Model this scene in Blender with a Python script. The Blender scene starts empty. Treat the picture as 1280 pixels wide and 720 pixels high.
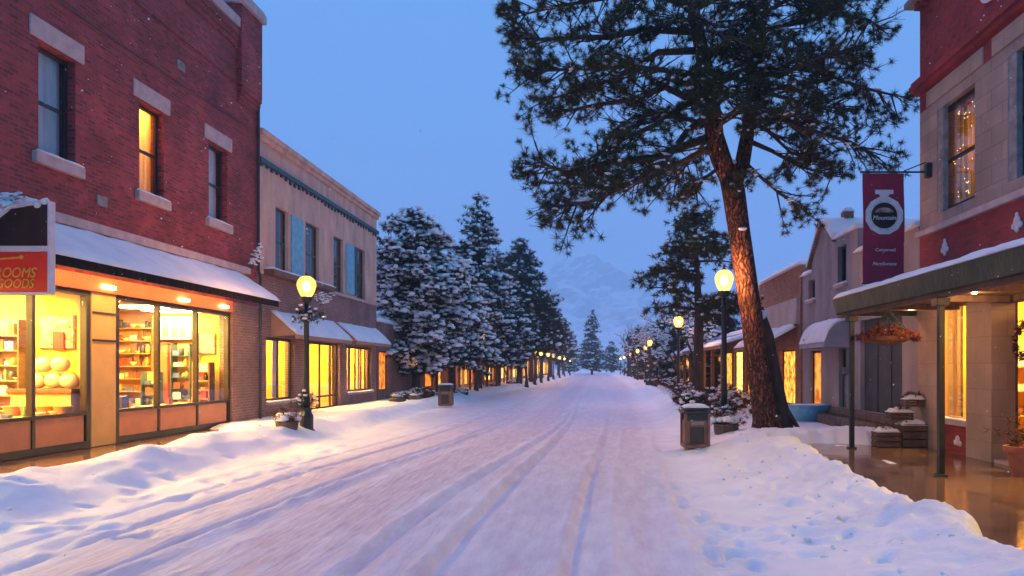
import bpy, math, random
import numpy as np
from mathutils import Vector
random.seed(7)
RNG = np.random.default_rng(11)
sc = bpy.context.scene
COL = sc.collection
PI = math.pi
F = 900.0; CX = 742.0; HY = 460.0; EYE = 1.6
def P(px, py, Y):                      # a point seen at px,py at distance Y
    return Vector(((px-CX)/F*Y, Y, EYE+(HY-py)/F*Y))
XL = -9.3; XR = 6.3                    # the two building lines
def LY(px): return -XL*F/(CX-px)
def RY(px): return XR*F/(px-CX)
def ZZ(py, Y): return EYE+(HY-py)/F*Y

# ---------------------------------------------------------------- noise
def _hash(ix, iy, s):
    n = (ix*374761393 + iy*668265263 + s*1442695041).astype(np.int64) & 0xffffffff
    n = ((n ^ (n >> 13))*1274126177) & 0xffffffff
    n = n ^ (n >> 16)
    return (n & 0xffff)/65535.0
def vnoise(x, y, s=0):
    x = np.asarray(x, float); y = np.asarray(y, float)
    ix = np.floor(x).astype(np.int64); iy = np.floor(y).astype(np.int64)
    fx = x-ix; fy = y-iy
    fx = fx*fx*(3-2*fx); fy = fy*fy*(3-2*fy)
    a = _hash(ix, iy, s); b = _hash(ix+1, iy, s); c = _hash(ix, iy+1, s); d = _hash(ix+1, iy+1, s)
    return (a+(b-a)*fx)*(1-fy)+(c+(d-c)*fx)*fy
def fbm(x, y, s=0, o=4, g=.5):
    t = 0; a = 1; n = 0
    for k in range(o):
        t = t+a*vnoise(x*2**k+k*17.3, y*2**k-k*9.1, s+k); n += a; a *= g
    return t/n
def sstep(a, b, x):
    t = np.clip((x-a)/(b-a), 0, 1); return t*t*(3-2*t)

# ---------------------------------------------------------------- materials
def nt_new(name):
    m = bpy.data.materials.new(name); m.use_nodes = True
    nt = m.node_tree; nt.nodes.clear()
    out = nt.nodes.new('ShaderNodeOutputMaterial')
    return m, nt, out
def N(nt, t, **kw):
    n = nt.nodes.new(t)
    for k, v in kw.items():
        if k.startswith('i_'):
            n.inputs[int(k[2:])].default_value = v
        else: setattr(n, k, v)
    return n
def mat(name, col, rough=.7, metal=0, var=.25, scale=6, bump=.15, bscale=30, col2=None, spec=.5, alpha=None, stretch=(1,1,1), coat=0, sheen=0):
    m, nt, out = nt_new(name)
    b = N(nt, 'ShaderNodeBsdfPrincipled'); nt.links.new(b.outputs[0], out.inputs[0])
    b.inputs['Roughness'].default_value = rough; b.inputs['Metallic'].default_value = metal
    b.inputs['Specular IOR Level'].default_value = spec
    b.inputs['Coat Weight'].default_value = coat
    tc = N(nt, 'ShaderNodeTexCoord'); mp = N(nt, 'ShaderNodeMapping'); mp.inputs['Scale'].default_value = stretch
    nt.links.new(tc.outputs['Object'], mp.inputs[0])
    no = N(nt, 'ShaderNodeTexNoise'); no.inputs['Scale'].default_value = scale; no.inputs['Detail'].default_value = 5
    nt.links.new(mp.outputs[0], no.inputs['Vector'])
    rp = N(nt, 'ShaderNodeValToRGB')
    c2 = col2 if col2 else tuple(min(1, c*(1+var)) for c in col)
    c1 = col if col2 else tuple(c*(1-var) for c in col)
    rp.color_ramp.elements[0].position = .32; rp.color_ramp.elements[0].color = (*c1, 1)
    rp.color_ramp.elements[1].position = .68; rp.color_ramp.elements[1].color = (*c2, 1)
    nt.links.new(no.outputs[0], rp.inputs[0]); nt.links.new(rp.outputs[0], b.inputs['Base Color'])
    if bump:
        n2 = N(nt, 'ShaderNodeTexNoise'); n2.inputs['Scale'].default_value = bscale; n2.inputs['Detail'].default_value = 4
        nt.links.new(mp.outputs[0], n2.inputs['Vector'])
        bp = N(nt, 'ShaderNodeBump'); bp.inputs['Strength'].default_value = bump; bp.inputs['Distance'].default_value = .02
        nt.links.new(n2.outputs[0], bp.inputs['Height']); nt.links.new(bp.outputs[0], b.inputs['Normal'])
    return m
def brick_mat(name, c1, c2, mortar, bw=.21, bh=.072, msize=.011, stain=.35, bump=.5):
    m, nt, out = nt_new(name)
    b = N(nt, 'ShaderNodeBsdfPrincipled'); nt.links.new(b.outputs[0], out.inputs[0]); b.inputs['Roughness'].default_value = .85
    uv = N(nt, 'ShaderNodeUVMap'); uv.uv_map = 'UVMap'
    br = N(nt, 'ShaderNodeTexBrick')
    br.inputs['Color1'].default_value = (*c1, 1); br.inputs['Color2'].default_value = (*c2, 1); br.inputs['Mortar'].default_value = (*mortar, 1)
    br.inputs['Scale'].default_value = 1; br.inputs['Brick Width'].default_value = bw; br.inputs['Row Height'].default_value = bh
    br.inputs['Mortar Size'].default_value = msize; br.inputs['Mortar Smooth'].default_value = .2
    nt.links.new(uv.outputs[0], br.inputs['Vector'])
    tc = N(nt, 'ShaderNodeTexCoord')
    no = N(nt, 'ShaderNodeTexNoise'); no.inputs['Scale'].default_value = .9; no.inputs['Detail'].default_value = 8; no.inputs['Roughness'].default_value = .65
    nt.links.new(tc.outputs['Object'], no.inputs['Vector'])
    mr = N(nt, 'ShaderNodeMapRange'); mr.inputs[1].default_value = .3; mr.inputs[2].default_value = .7; mr.inputs[3].default_value = 1-stain; mr.inputs[4].default_value = 1+stain
    nt.links.new(no.outputs[0], mr.inputs[0])
    mx = N(nt, 'ShaderNodeMix', data_type='RGBA', blend_type='MULTIPLY'); mx.inputs[0].default_value = 1
    nt.links.new(br.outputs[0], mx.inputs[6]); nt.links.new(mr.outputs[0], mx.inputs[7]); 
    nt.links.new(mx.outputs[2], b.inputs['Base Color'])
    bp = N(nt, 'ShaderNodeBump'); bp.inputs['Strength'].default_value = bump; bp.inputs['Distance'].default_value = .012; bp.invert = True
    nt.links.new(br.outputs[1], bp.inputs['Height']); nt.links.new(bp.outputs[0], b.inputs['Normal'])
    return m
def emit_mat(name, col, s, col2=None, scale=3, lo=.35, hi=.65):
    m, nt, out = nt_new(name)
    e = N(nt, 'ShaderNodeEmission'); e.inputs[1].default_value = s; e.inputs[0].default_value = (*col, 1)
    if col2:
        tc = N(nt, 'ShaderNodeTexCoord'); no = N(nt, 'ShaderNodeTexNoise'); no.inputs['Scale'].default_value = scale; no.inputs['Detail'].default_value = 4
        rp = N(nt, 'ShaderNodeValToRGB'); rp.color_ramp.elements[0].position = lo; rp.color_ramp.elements[1].position = hi
        rp.color_ramp.elements[0].color = (*col2, 1); rp.color_ramp.elements[1].color = (*col, 1)
        nt.links.new(tc.outputs['Object'], no.inputs['Vector']); nt.links.new(no.outputs[0], rp.inputs[0]); nt.links.new(rp.outputs[0], e.inputs[0])
    nt.links.new(e.outputs[0], out.inputs[0]); return m
def glass_mat(name, tint=(.95,.97,1), refl=1.0, base=.04):
    m, nt, out = nt_new(name)
    t = N(nt, 'ShaderNodeBsdfTransparent'); t.inputs[0].default_value = (*tint, 1)
    g = N(nt, 'ShaderNodeBsdfGlossy'); g.inputs['Roughness'].default_value = .03
    fr = N(nt, 'ShaderNodeLayerWeight'); fr.inputs[0].default_value = .5
    pw = N(nt, 'ShaderNodeMath', operation='POWER'); pw.inputs[1].default_value = 4; nt.links.new(fr.outputs['Facing'], pw.inputs[0])
    mu = N(nt, 'ShaderNodeMath', operation='MULTIPLY_ADD'); mu.inputs[1].default_value = refl*.5; mu.inputs[2].default_value = base; mu.use_clamp = True
    nt.links.new(pw.outputs[0], mu.inputs[0])
    mx = N(nt, 'ShaderNodeMixShader'); nt.links.new(mu.outputs[0], mx.inputs[0]); nt.links.new(t.outputs[0], mx.inputs[1]); nt.links.new(g.outputs[0], mx.inputs[2])
    nt.links.new(mx.outputs[0], out.inputs[0]); return m

M = {}
def curtain_glow(name, col):
    m, nt, out = nt_new(name)
    d = N(nt, 'ShaderNodeBsdfDiffuse'); t = N(nt, 'ShaderNodeBsdfTranslucent'); mx = N(nt, 'ShaderNodeMixShader'); mx.inputs[0].default_value = .6
    tc = N(nt, 'ShaderNodeTexCoord'); mp = N(nt, 'ShaderNodeMapping'); mp.inputs['Scale'].default_value = (9,9,.4); no = N(nt, 'ShaderNodeTexNoise'); no.inputs['Scale'].default_value = 2
    nt.links.new(tc.outputs['Object'], mp.inputs[0]); nt.links.new(mp.outputs[0], no.inputs['Vector'])
    rp = N(nt, 'ShaderNodeValToRGB'); rp.color_ramp.elements[0].position = .35; rp.color_ramp.elements[1].position = .65
    rp.color_ramp.elements[0].color = (*[c*.55 for c in col],1); rp.color_ramp.elements[1].color = (*col,1)
    nt.links.new(no.outputs[0], rp.inputs[0])
    for b in (d, t): nt.links.new(rp.outputs[0], b.inputs[0])
    nt.links.new(d.outputs[0], mx.inputs[1]); nt.links.new(t.outputs[0], mx.inputs[2]); nt.links.new(mx.outputs[0], out.inputs[0]); return m
M['glowcurtain'] = curtain_glow('gold_glowing_curtain', (.85,.52,.12))
M['brick'] = brick_mat('red_brick', (.42,.044,.042), (.20,.020,.024), (.22,.075,.07), stain=.45, msize=.013, bump=.9)
M['brick2'] = brick_mat('crimson_brick', (.36,.030,.032), (.24,.022,.026), (.18,.05,.05), stain=.3)
M['brickdull'] = brick_mat('dull_brick', (.30,.12,.09), (.22,.085,.07), (.25,.2,.18), stain=.35)
M['brickbrown'] = brick_mat('brown_brick', (.46,.17,.08), (.32,.11,.055), (.25,.17,.13))
M['block'] = brick_mat('stone_blocks', (.40,.27,.22), (.32,.22,.18), (.24,.17,.14), bw=.6, bh=.3, msize=.008, stain=.28, bump=.3)
M['block2'] = brick_mat('pale_stone_blocks', (.40,.28,.22), (.35,.25,.195), (.29,.21,.165), bw=.5, bh=.42, msize=.008, stain=.2, bump=.2)
M['stucco'] = mat('peach_stucco', (.66,.38,.28), .9, var=.22, scale=1.9, stretch=(1,1,.45), bump=.3, bscale=40)
M['graystucco'] = mat('grey_stucco', (.29,.25,.26), .9, var=.22, scale=1.9, stretch=(1,1,.45), bump=.3, bscale=40)
M['palestucco'] = mat('pale_stucco', (.50,.42,.40), .9, var=.15, scale=1.5, bump=.25)
M['stone'] = mat('sandstone', (.50,.36,.34), .85, var=.14, scale=5, bump=.3, bscale=25)
M['darkteal'] = mat('teal_paint', (.03,.075,.085), .55, var=.3)
M['turq'] = mat('turquoise_paint', (.16,.42,.52), .5, var=.15)
M['frame'] = mat('dark_frame_metal', (.028,.02,.018), .4, var=.3, bump=.05)
M['iron'] = mat('painted_iron', (.012,.018,.02), .38, var=.3, bump=.1, spec=.6)
M['canopygreen'] = mat('canopy_green', (.012,.032,.02), .7, scale=7, bump=.8, bscale=20, col2=(.045,.065,.035), stretch=(1,1,.4))
M['greeniron'] = mat('green_painted_steel', (.006,.013,.018), .35, var=.3, bump=.1)
M['coral'] = mat('coral_panel', (.68,.27,.12), .6, var=.1, scale=3, bump=.05)
M['orange'] = mat('orange_paint', (.62,.13,.05), .55, var=.15, scale=3, bump=.05)
M['ochre'] = mat('ochre_paint', (.72,.42,.13), .7, var=.12, scale=2, bump=.08)
M['warmwall'] = mat('warm_shop_wall', (.82,.52,.06), .8, var=.10, scale=2, bump=.03)
M['shopfloor'] = mat('shop_floor', (.28,.14,.07), .35, var=.2, scale=3)
M['curtain'] = mat('pale_curtain', (.85,.78,.74), .9, var=.12, scale=2.2, bump=.6, bscale=9, stretch=(6,6,.25))
M['goldcurtain'] = mat('gold_curtain', (.75,.5,.14), .9, var=.25, scale=2.2, bump=.6, bscale=9, stretch=(6,6,.25))
M['wood'] = mat('brown_wood', (.14,.06,.03), .55, var=.35, scale=4, bump=.2, stretch=(1,1,6))
M['oldwood'] = mat('weathered_wood', (.12,.065,.045), .8, var=.35, scale=5, bump=.4, stretch=(1,6,1))
M['soffit'] = mat('brown_soffit', (.13,.08,.06), .7, var=.3, scale=4, bump=.25, stretch=(4,1,1))
M['bark'] = mat('pine_bark', (.035,.016,.012), .9, scale=5.5, bump=1.0, bscale=9, stretch=(1,1,.28), col2=(.20,.085,.05))
def bark_mat():
    m, nt, out = nt_new('plated_pine_bark')
    b = N(nt, 'ShaderNodeBsdfPrincipled'); nt.links.new(b.outputs[0], out.inputs[0]); b.inputs['Roughness'].default_value = .92; b.inputs['Specular IOR Level'].default_value = .2
    tc = N(nt, 'ShaderNodeTexCoord'); n0 = N(nt, 'ShaderNodeTexNoise'); n0.inputs['Scale'].default_value = 3; n0.inputs['Detail'].default_value = 5
    nt.links.new(tc.outputs['Object'], n0.inputs['Vector'])
    va = N(nt, 'ShaderNodeMix', data_type='RGBA'); va.inputs[0].default_value = .22; nt.links.new(tc.outputs['Object'], va.inputs[6]); nt.links.new(n0.outputs['Color'], va.inputs[7])
    mp = N(nt, 'ShaderNodeMapping'); mp.inputs['Scale'].default_value = (15,15,3.2); nt.links.new(va.outputs[2], mp.inputs[0])
    vo = N(nt, 'ShaderNodeTexVoronoi'); vo.feature = 'DISTANCE_TO_EDGE'; vo.inputs['Scale'].default_value = 1; nt.links.new(mp.outputs[0], vo.inputs['Vector'])
    rp = N(nt, 'ShaderNodeValToRGB'); e = rp.color_ramp.elements; e[0].position = .02; e[0].color = (.075,.034,.022,1); e[1].position = .25; e[1].color = (.27,.10,.055,1); nt.links.new(vo.outputs[0], rp.inputs[0])
    n2 = N(nt, 'ShaderNodeTexNoise'); n2.inputs['Scale'].default_value = 14; n2.inputs['Detail'].default_value = 8; nt.links.new(tc.outputs['Object'], n2.inputs['Vector'])
    mr = N(nt, 'ShaderNodeMapRange'); mr.inputs[1].default_value = .3; mr.inputs[2].default_value = .7; mr.inputs[3].default_value = .45; mr.inputs[4].default_value = 1.4; nt.links.new(n2.outputs[0], mr.inputs[0])
    mu = N(nt, 'ShaderNodeMix', data_type='RGBA', blend_type='MULTIPLY'); mu.inputs[0].default_value = 1; nt.links.new(rp.outputs[0], mu.inputs[6]); nt.links.new(mr.outputs[0], mu.inputs[7]); nt.links.new(mu.outputs[2], b.inputs['Base Color'])
    r3 = N(nt, 'ShaderNodeMapRange'); r3.inputs[1].default_value = 0; r3.inputs[2].default_value = .25; nt.links.new(vo.outputs[0], r3.inputs[0])
    bp = N(nt, 'ShaderNodeBump'); bp.inputs['Strength'].default_value = 1; bp.inputs['Distance'].default_value = .05; nt.links.new(r3.outputs[0], bp.inputs['Height']); nt.links.new(bp.outputs[0], b.inputs['Normal'])
    return m
M['bark'] = bark_mat()
M['darkbark'] = mat('dark_bark', (.035,.024,.02), .95, scale=7, bump=.8, bscale=14, stretch=(1,1,.3), col2=(.09,.055,.04))
M['needle'] = mat('pine_needles', (.030,.036,.012), .75, scale=1.1, bump=0, col2=(.095,.085,.030), spec=.15)
M['spruce'] = mat('spruce_needles', (.018,.028,.020), .8, scale=.7, bump=0, col2=(.045,.055,.034), spec=.15)
M['drybrown'] = mat('dry_leaves', (.08,.035,.015), .85, scale=6, bump=0, col2=(.2,.08,.03), spec=.1)
M['twig'] = mat('twigs', (.07,.05,.045), .9, var=.3, bump=0)
M['asphaltpave'] = None
M['redpaint'] = mat('red_sign_paint', (.72,.035,.015), .45, var=.06, bump=.02)
M['black'] = mat('black_board', (.012,.012,.012), .4, var=.3, bump=.03)
M['whitetrim'] = mat('white_trim', (.66,.58,.58), .6, var=.1, bump=.05)
M['gold'] = mat('gold_lettering', (.85,.42,.05), .4, var=.08, bump=0)
M['blackcanvas'] = mat('black_awning_canvas', (.014,.012,.014), .95, var=.2, spec=.1)
M['canvas'] = mat('awning_canvas', (.35,.32,.36), .9, var=.1, scale=3, bump=.2, bscale=60)
M['tancanvas'] = mat('tan_canvas', (.42,.24,.16), .9, var=.1, scale=3, bump=.2, bscale=60)
M['maroon'] = mat('maroon_banner_cloth', (.30,.018,.05), .85, var=.12, scale=3, bump=.15, bscale=50)
M['bluebowl'] = mat('blue_glaze', (.10,.36,.62), .35, var=.08, bump=.03, coat=.3)
M['terra'] = mat('terracotta', (.42,.13,.07), .75, var=.2, bump=.15)
M['binmetal'] = mat('brown_bin_metal', (.20,.085,.05), .5, var=.25, scale=5, bump=.15)
M['slate'] = mat('slate_panel', (.035,.045,.06), .6, var=.25, scale=3, bump=.2)
M['rubble'] = mat('dark_stone', (.10,.07,.06), .9, var=.35, scale=6, bump=.7, bscale=12)
M['rock'] = mat('mountain_rock', (.10,.11,.14), .9, scale=.004, bump=0, col2=(.22,.23,.26))
M['ice'] = mat('grey_granite', (.25,.22,.21), .8, var=.3, bump=.3)
M['glass'] = glass_mat('window_glass')
M['mirrorglass'] = glass_mat('upper_window_glass', (.85,.88,.9), 1.2, .05)
M['asphalt'] = mat('asphalt', (.045,.045,.048), .9, var=.2, bump=.3)
for k, c in {'g_red': (.5,.05,.03), 'g_blue': (.06,.10,.3), 'g_green': (.08,.2,.1), 'g_cream': (.75,.6,.35), 'g_brown': (.18,.08,.04), 'g_white': (.75,.7,.62), 'g_black': (.03,.025,.02), 'g_amber': (.6,.28,.05)}.items():
    M[k] = mat('goods_'+k[2:], c, .5, var=.15, bump=.02)

def snow_mat(name, attr=False):
    m, nt, out = nt_new(name)
    b = N(nt, 'ShaderNodeBsdfPrincipled'); nt.links.new(b.outputs[0], out.inputs[0])
    b.inputs['Roughness'].default_value = .55; b.inputs['Specular IOR Level'].default_value = .35
    tc = N(nt, 'ShaderNodeTexCoord')
    n1 = N(nt, 'ShaderNodeTexNoise'); n1.inputs['Scale'].default_value = 1.3; n1.inputs['Detail'].default_value = 9; n1.inputs['Roughness'].default_value = .6
    nt.links.new(tc.outputs['Object'], n1.inputs['Vector'])
    rp = N(nt, 'ShaderNodeValToRGB'); rp.color_ramp.elements[0].color = (.76,.77,.80,1); rp.color_ramp.elements[1].color = (.87,.87,.88,1)
    rp.color_ramp.elements[0].position = .35; rp.color_ramp.elements[1].position = .6
    nt.links.new(n1.outputs[0], rp.inputs[0]); colo = rp.outputs[0]
    if attr:
        at = N(nt, 'ShaderNodeAttribute'); at.attribute_name = 'packed'
        mp = N(nt, 'ShaderNodeMapping'); mp.inputs['Scale'].default_value = (4, .9, 1); nt.links.new(tc.outputs['Object'], mp.inputs[0])
        n2 = N(nt, 'ShaderNodeTexNoise'); n2.inputs['Scale'].default_value = 1.6; n2.inputs['Detail'].default_value = 8; n2.inputs['Roughness'].default_value = .7
        nt.links.new(mp.outputs[0], n2.inputs['Vector'])
        mr = N(nt, 'ShaderNodeMapRange'); mr.inputs[1].default_value = .30; mr.inputs[2].default_value = .62; mr.inputs[3].default_value = .35; mr.inputs[4].default_value = 1.05
        nt.links.new(n2.outputs[0], mr.inputs[0])
        mu = N(nt, 'ShaderNodeMath', operation='MULTIPLY'); mu.use_clamp = True
        nt.links.new(at.outputs['Fac'], mu.inputs[0]); nt.links.new(mr.outputs[0], mu.inputs[1])
        mx = N(nt, 'ShaderNodeMix', data_type='RGBA'); nt.links.new(mu.outputs[0], mx.inputs[0]); nt.links.new(colo, mx.inputs[6])
        mx.inputs[7].default_value = (.50,.375,.43,1); colo = mx.outputs[2]
        mr2 = N(nt, 'ShaderNodeMapRange'); mr2.inputs[3].default_value = .6; mr2.inputs[4].default_value = .38
        nt.links.new(mu.outputs[0], mr2.inputs[0]); nt.links.new(mr2.outputs[0], b.inputs['Roughness'])
    nt.links.new(colo, b.inputs['Base Color'])
    n3 = N(nt, 'ShaderNodeTexNoise'); n3.inputs['Scale'].default_value = 26; n3.inputs['Detail'].default_value = 6; n3.inputs['Roughness'].default_value = .7
    nt.links.new(tc.outputs['Object'], n3.inputs['Vector'])
    bp = N(nt, 'ShaderNodeBump'); bp.inputs['Strength'].default_value = .35; bp.inputs['Distance'].default_value = .03
    nt.links.new(n3.outputs[0], bp.inputs['Height'])
    if attr:
        m4 = N(nt, 'ShaderNodeMapping'); m4.inputs['Scale'].default_value = (15, 2.2, 1); m4.inputs['Rotation'].default_value = (0, 0, .05); nt.links.new(tc.outputs['Object'], m4.inputs[0])
        n4 = N(nt, 'ShaderNodeTexNoise'); n4.inputs['Scale'].default_value = 1; n4.inputs['Detail'].default_value = 5; nt.links.new(m4.outputs[0], n4.inputs['Vector'])
        b2 = N(nt, 'ShaderNodeBump'); b2.inputs['Distance'].default_value = .035; nt.links.new(at.outputs['Fac'], b2.inputs['Strength'])
        nt.links.new(n4.outputs[0], b2.inputs['Height']); nt.links.new(bp.outputs[0], b2.inputs['Normal']); nt.links.new(b2.outputs[0], b.inputs['Normal'])
    else: nt.links.new(bp.outputs[0], b.inputs['Normal'])
    return m
M['snow'] = snow_mat('fresh_snow'); M['roadsnow'] = snow_mat('road_snow', True)
def paving_mat():
    m, nt, out = nt_new('wet_paving')
    b = N(nt, 'ShaderNodeBsdfPrincipled'); nt.links.new(b.outputs[0], out.inputs[0])
    uv = N(nt, 'ShaderNodeUVMap'); uv.uv_map = 'UVMap'
    br = N(nt, 'ShaderNodeTexBrick'); br.offset = 0
    br.inputs['Color1'].default_value = (.17,.095,.06,1); br.inputs['Color2'].default_value = (.13,.075,.05,1); br.inputs['Mortar'].default_value = (.05,.03,.02,1)
    br.inputs['Scale'].default_value = 1; br.inputs['Brick Width'].default_value = 1.5; br.inputs['Row Height'].default_value = 1.5; br.inputs['Mortar Size'].default_value = .012
    nt.links.new(uv.outputs[0], br.inputs['Vector'])
    tc = N(nt, 'ShaderNodeTexCoord')
    no = N(nt, 'ShaderNodeTexNoise'); no.inputs['Scale'].default_value = 1.4; no.inputs['Detail'].default_value = 8; no.inputs['Roughness'].default_value = .65
    nt.links.new(tc.outputs['Object'], no.inputs['Vector'])
    mr = N(nt, 'ShaderNodeMapRange'); mr.inputs[1].default_value = .35; mr.inputs[2].default_value = .65; mr.inputs[3].default_value = .7; mr.inputs[4].default_value = 1.35
    nt.links.new(no.outputs[0], mr.inputs[0])
    mx = N(nt, 'ShaderNodeMix', data_type='RGBA', blend_type='MULTIPLY'); mx.inputs[0].default_value = 1
    nt.links.new(br.outputs[0], mx.inputs[6]); nt.links.new(mr.outputs[0], mx.inputs[7]); nt.links.new(mx.outputs[2], b.inputs['Base Color'])
    r2 = N(nt, 'ShaderNodeMapRange'); r2.inputs[1].default_value = .4; r2.inputs[2].default_value = .62; r2.inputs[3].default_value = .03; r2.inputs[4].default_value = .16
    nt.links.new(no.outputs[0], r2.inputs[0]); nt.links.new(r2.outputs[0], b.inputs['Roughness'])
    n3 = N(nt, 'ShaderNodeTexNoise'); n3.inputs['Scale'].default_value = 18; n3.inputs['Detail'].default_value = 5
    nt.links.new(tc.outputs['Object'], n3.inputs['Vector'])
    bp = N(nt, 'ShaderNodeBump'); bp.inputs['Strength'].default_value = .12; bp.inputs['Distance'].default_value = .012
    nt.links.new(n3.outputs[0], bp.inputs['Height']); nt.links.new(bp.outputs[0], b.inputs['Normal'])
    return m
M['paving'] = paving_mat()

# ---------------------------------------------------------------- mesh helpers
ROOTLOC = {}
def tag(o, label=None, cat=None, group=None, kind=None):
    if label: o['label'] = label
    if cat: o['category'] = cat
    if group: o['group'] = group
    if kind: o['kind'] = kind
    return o
def empty(name, loc, label=None, cat=None, group=None, rz=0):
    o = bpy.data.objects.new(name, None); COL.objects.link(o)
    o.location = loc; o.rotation_euler = (0, 0, rz); o.empty_display_size = .2
    ROOTLOC[o.name] = Vector(loc)
    return tag(o, label, cat, group)
def origin_of(o):
    return ROOTLOC.get(o.name, Vector((0,0,0))) if o else Vector((0,0,0))
class MB:
    def __init__(s): s.v = []; s.f = []
    def add(s, vs, fs):
        n = len(s.v); s.v += [tuple(v) for v in vs]; s.f += [tuple(i+n for i in f) for f in fs]; return s
    def box(s, x0, x1, y0, y1, z0, z1):
        if x0 > x1: x0, x1 = x1, x0
        if y0 > y1: y0, y1 = y1, y0
        if z0 > z1: z0, z1 = z1, z0
        return s.add([(x0,y0,z0),(x1,y0,z0),(x1,y1,z0),(x0,y1,z0),(x0,y0,z1),(x1,y0,z1),(x1,y1,z1),(x0,y1,z1)],
              [(0,3,2,1),(4,5,6,7),(0,1,5,4),(1,2,6,5),(2,3,7,6),(3,0,4,7)])
    def prism(s, poly, a, b, axis='y'):      # poly in the other two axes, extruded a..b
        def mk(p, t):
            return {'y': (p[0], t, p[1]), 'x': (t, p[0], p[1]), 'z': (p[0], p[1], t)}[axis]
        n = len(poly)
        vs = [mk(p, a) for p in poly]+[mk(p, b) for p in poly]
        fs = [tuple(range(n))[::-1], tuple(range(n, 2*n))]+[(i, (i+1) % n, n+(i+1) % n, n+i) for i in range(n)]
        return s.add(vs, fs)
    def lathe(s, prof, c=(0,0,0), seg=20, caps=True):
        vs = []
        for r, z in prof:
            for k in range(seg):
                a = 2*PI*k/seg; vs.append((c[0]+r*math.cos(a), c[1]+r*math.sin(a), c[2]+z))
        fs = []
        for i in range(len(prof)-1):
            for k in range(seg):
                k2 = (k+1) % seg; fs.append((i*seg+k, i*seg+k2, (i+1)*seg+k2, (i+1)*seg+k))
        if caps: fs += [tuple(range(seg))[::-1], tuple(range((len(prof)-1)*seg, len(prof)*seg))]
        return s.add(vs, fs)
    def tube(s, pts, rad, seg=8):
        pts = [Vector(p) for p in pts]
        if not hasattr(rad, '__len__'): rad = [rad]*len(pts)
        vs = []; prev = None
        for i, p in enumerate(pts):
            d = (pts[min(i+1, len(pts)-1)]-pts[max(i-1, 0)]).normalized()
            u = prev if prev else (Vector((1,0,0)) if abs(d.x) < .8 else Vector((0,1,0)))
            u = (u-d*u.dot(d)).normalized(); prev = u; w = d.cross(u)
            for k in range(seg):
                a = 2*PI*k/seg; vs.append(p+(u*math.cos(a)+w*math.sin(a))*rad[i])
        fs = []
        for i in range(len(pts)-1):
            for k in range(seg):
                k2 = (k+1) % seg; fs.append((i*seg+k, i*seg+k2, (i+1)*seg+k2, (i+1)*seg+k))
        n = len(pts)
        fs += [tuple(range(seg))[::-1], tuple(range((n-1)*seg, n*seg))]
        return s.add(vs, fs)
    def ball(s, c, r, seg=12, rings=8):
        if not hasattr(r, '__len__'): r = (r, r, r)
        prof = [(max(1e-4, math.sin(PI*i/rings)), -math.cos(PI*i/rings)) for i in range(rings+1)]
        n = len(s.v); s.lathe(prof, (0,0,0), seg, False)
        for i in range(n, len(s.v)):
            v = s.v[i]; s.v[i] = (c[0]+v[0]*r[0], c[1]+v[1]*r[1], c[2]+v[2]*r[2])
        return s
    def build(s, name, m, parent=None, world=True, smooth=False, bevel=0, label=None):
        off = origin_of(parent) if (parent and world) else Vector((0,0,0))
        pp = parent
        if parent and world and parent.parent: off = origin_of(parent.parent)
        me = bpy.data.meshes.new(name)
        me.from_pydata([(v[0]-off.x, v[1]-off.y, v[2]-off.z) for v in s.v], [], s.f)
        finish(me, m, smooth, off)
        o = bpy.data.objects.new(name, me); COL.objects.link(o)
        if parent: o.parent = parent
        if bevel:
            b = o.modifiers.new('edge', 'BEVEL'); b.width = bevel; b.segments = 2; b.limit_method = 'ANGLE'
        if label: o['label'] = label
        return o
def finish(me, m, smooth=False, off=Vector((0,0,0)), recalc=True):
    if recalc:
        import bmesh
        bm = bmesh.new(); bm.from_mesh(me); bmesh.ops.recalc_face_normals(bm, faces=bm.faces); bm.to_mesh(me); bm.free()
    if m: me.materials.append(m)
    np_ = len(me.polygons); nl = len(me.loops)
    co = np.empty(len(me.vertices)*3); me.vertices.foreach_get('co', co); co = co.reshape(-1, 3)+np.array(off)
    nor = np.empty(np_*3); me.polygons.foreach_get('normal', nor); nor = np.abs(nor.reshape(-1, 3))
    vi = np.empty(nl, dtype=np.int32); me.loops.foreach_get('vertex_index', vi)
    lt = np.empty(np_, dtype=np.int32); me.polygons.foreach_get('loop_total', lt)
    fl = np.repeat(np.arange(np_), lt); ax = np.argmax(nor+np.array([.001,.0005,0]), axis=1)[fl]; c = co[vi]
    uv = np.empty((nl, 2))
    uv[:, 0] = np.where(ax == 0, c[:, 1], c[:, 0]); uv[:, 1] = np.where(ax == 2, c[:, 1], c[:, 2])
    l = me.uv_layers.new(name='UVMap'); l.data.foreach_set('uv', uv.ravel())
    me.polygons.foreach_set('use_smooth', np.full(np_, smooth)); me.update()
def np_mesh(name, V, Fc, m, parent=None, smooth=False, attr=None):
    """V (n,3), Fc (m,k) arrays -> object (local coordinates)"""
    me = bpy.data.meshes.new(name); V = np.asarray(V, dtype=np.float32); Fc = np.asarray(Fc, dtype=np.int32)
    me.vertices.add(len(V)); me.vertices.foreach_set('co', V.ravel())
    k = Fc.shape[1]; me.loops.add(Fc.size); me.loops.foreach_set('vertex_index', Fc.ravel())
    me.polygons.add(len(Fc)); me.polygons.foreach_set('loop_start', np.arange(0, Fc.size, k, dtype=np.int32))
    me.update(calc_edges=True)
    me.polygons.foreach_set('use_smooth', np.full(len(Fc), smooth))
    if attr is not None:
        a = me.attributes.new(attr[0], 'FLOAT', 'POINT'); a.data.foreach_set('value', attr[1].astype(np.float32).ravel())
    me.materials.append(m); me.update()
    o = bpy.data.objects.new(name, me); COL.objects.link(o)
    if parent: o.parent = parent
    return o
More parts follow.
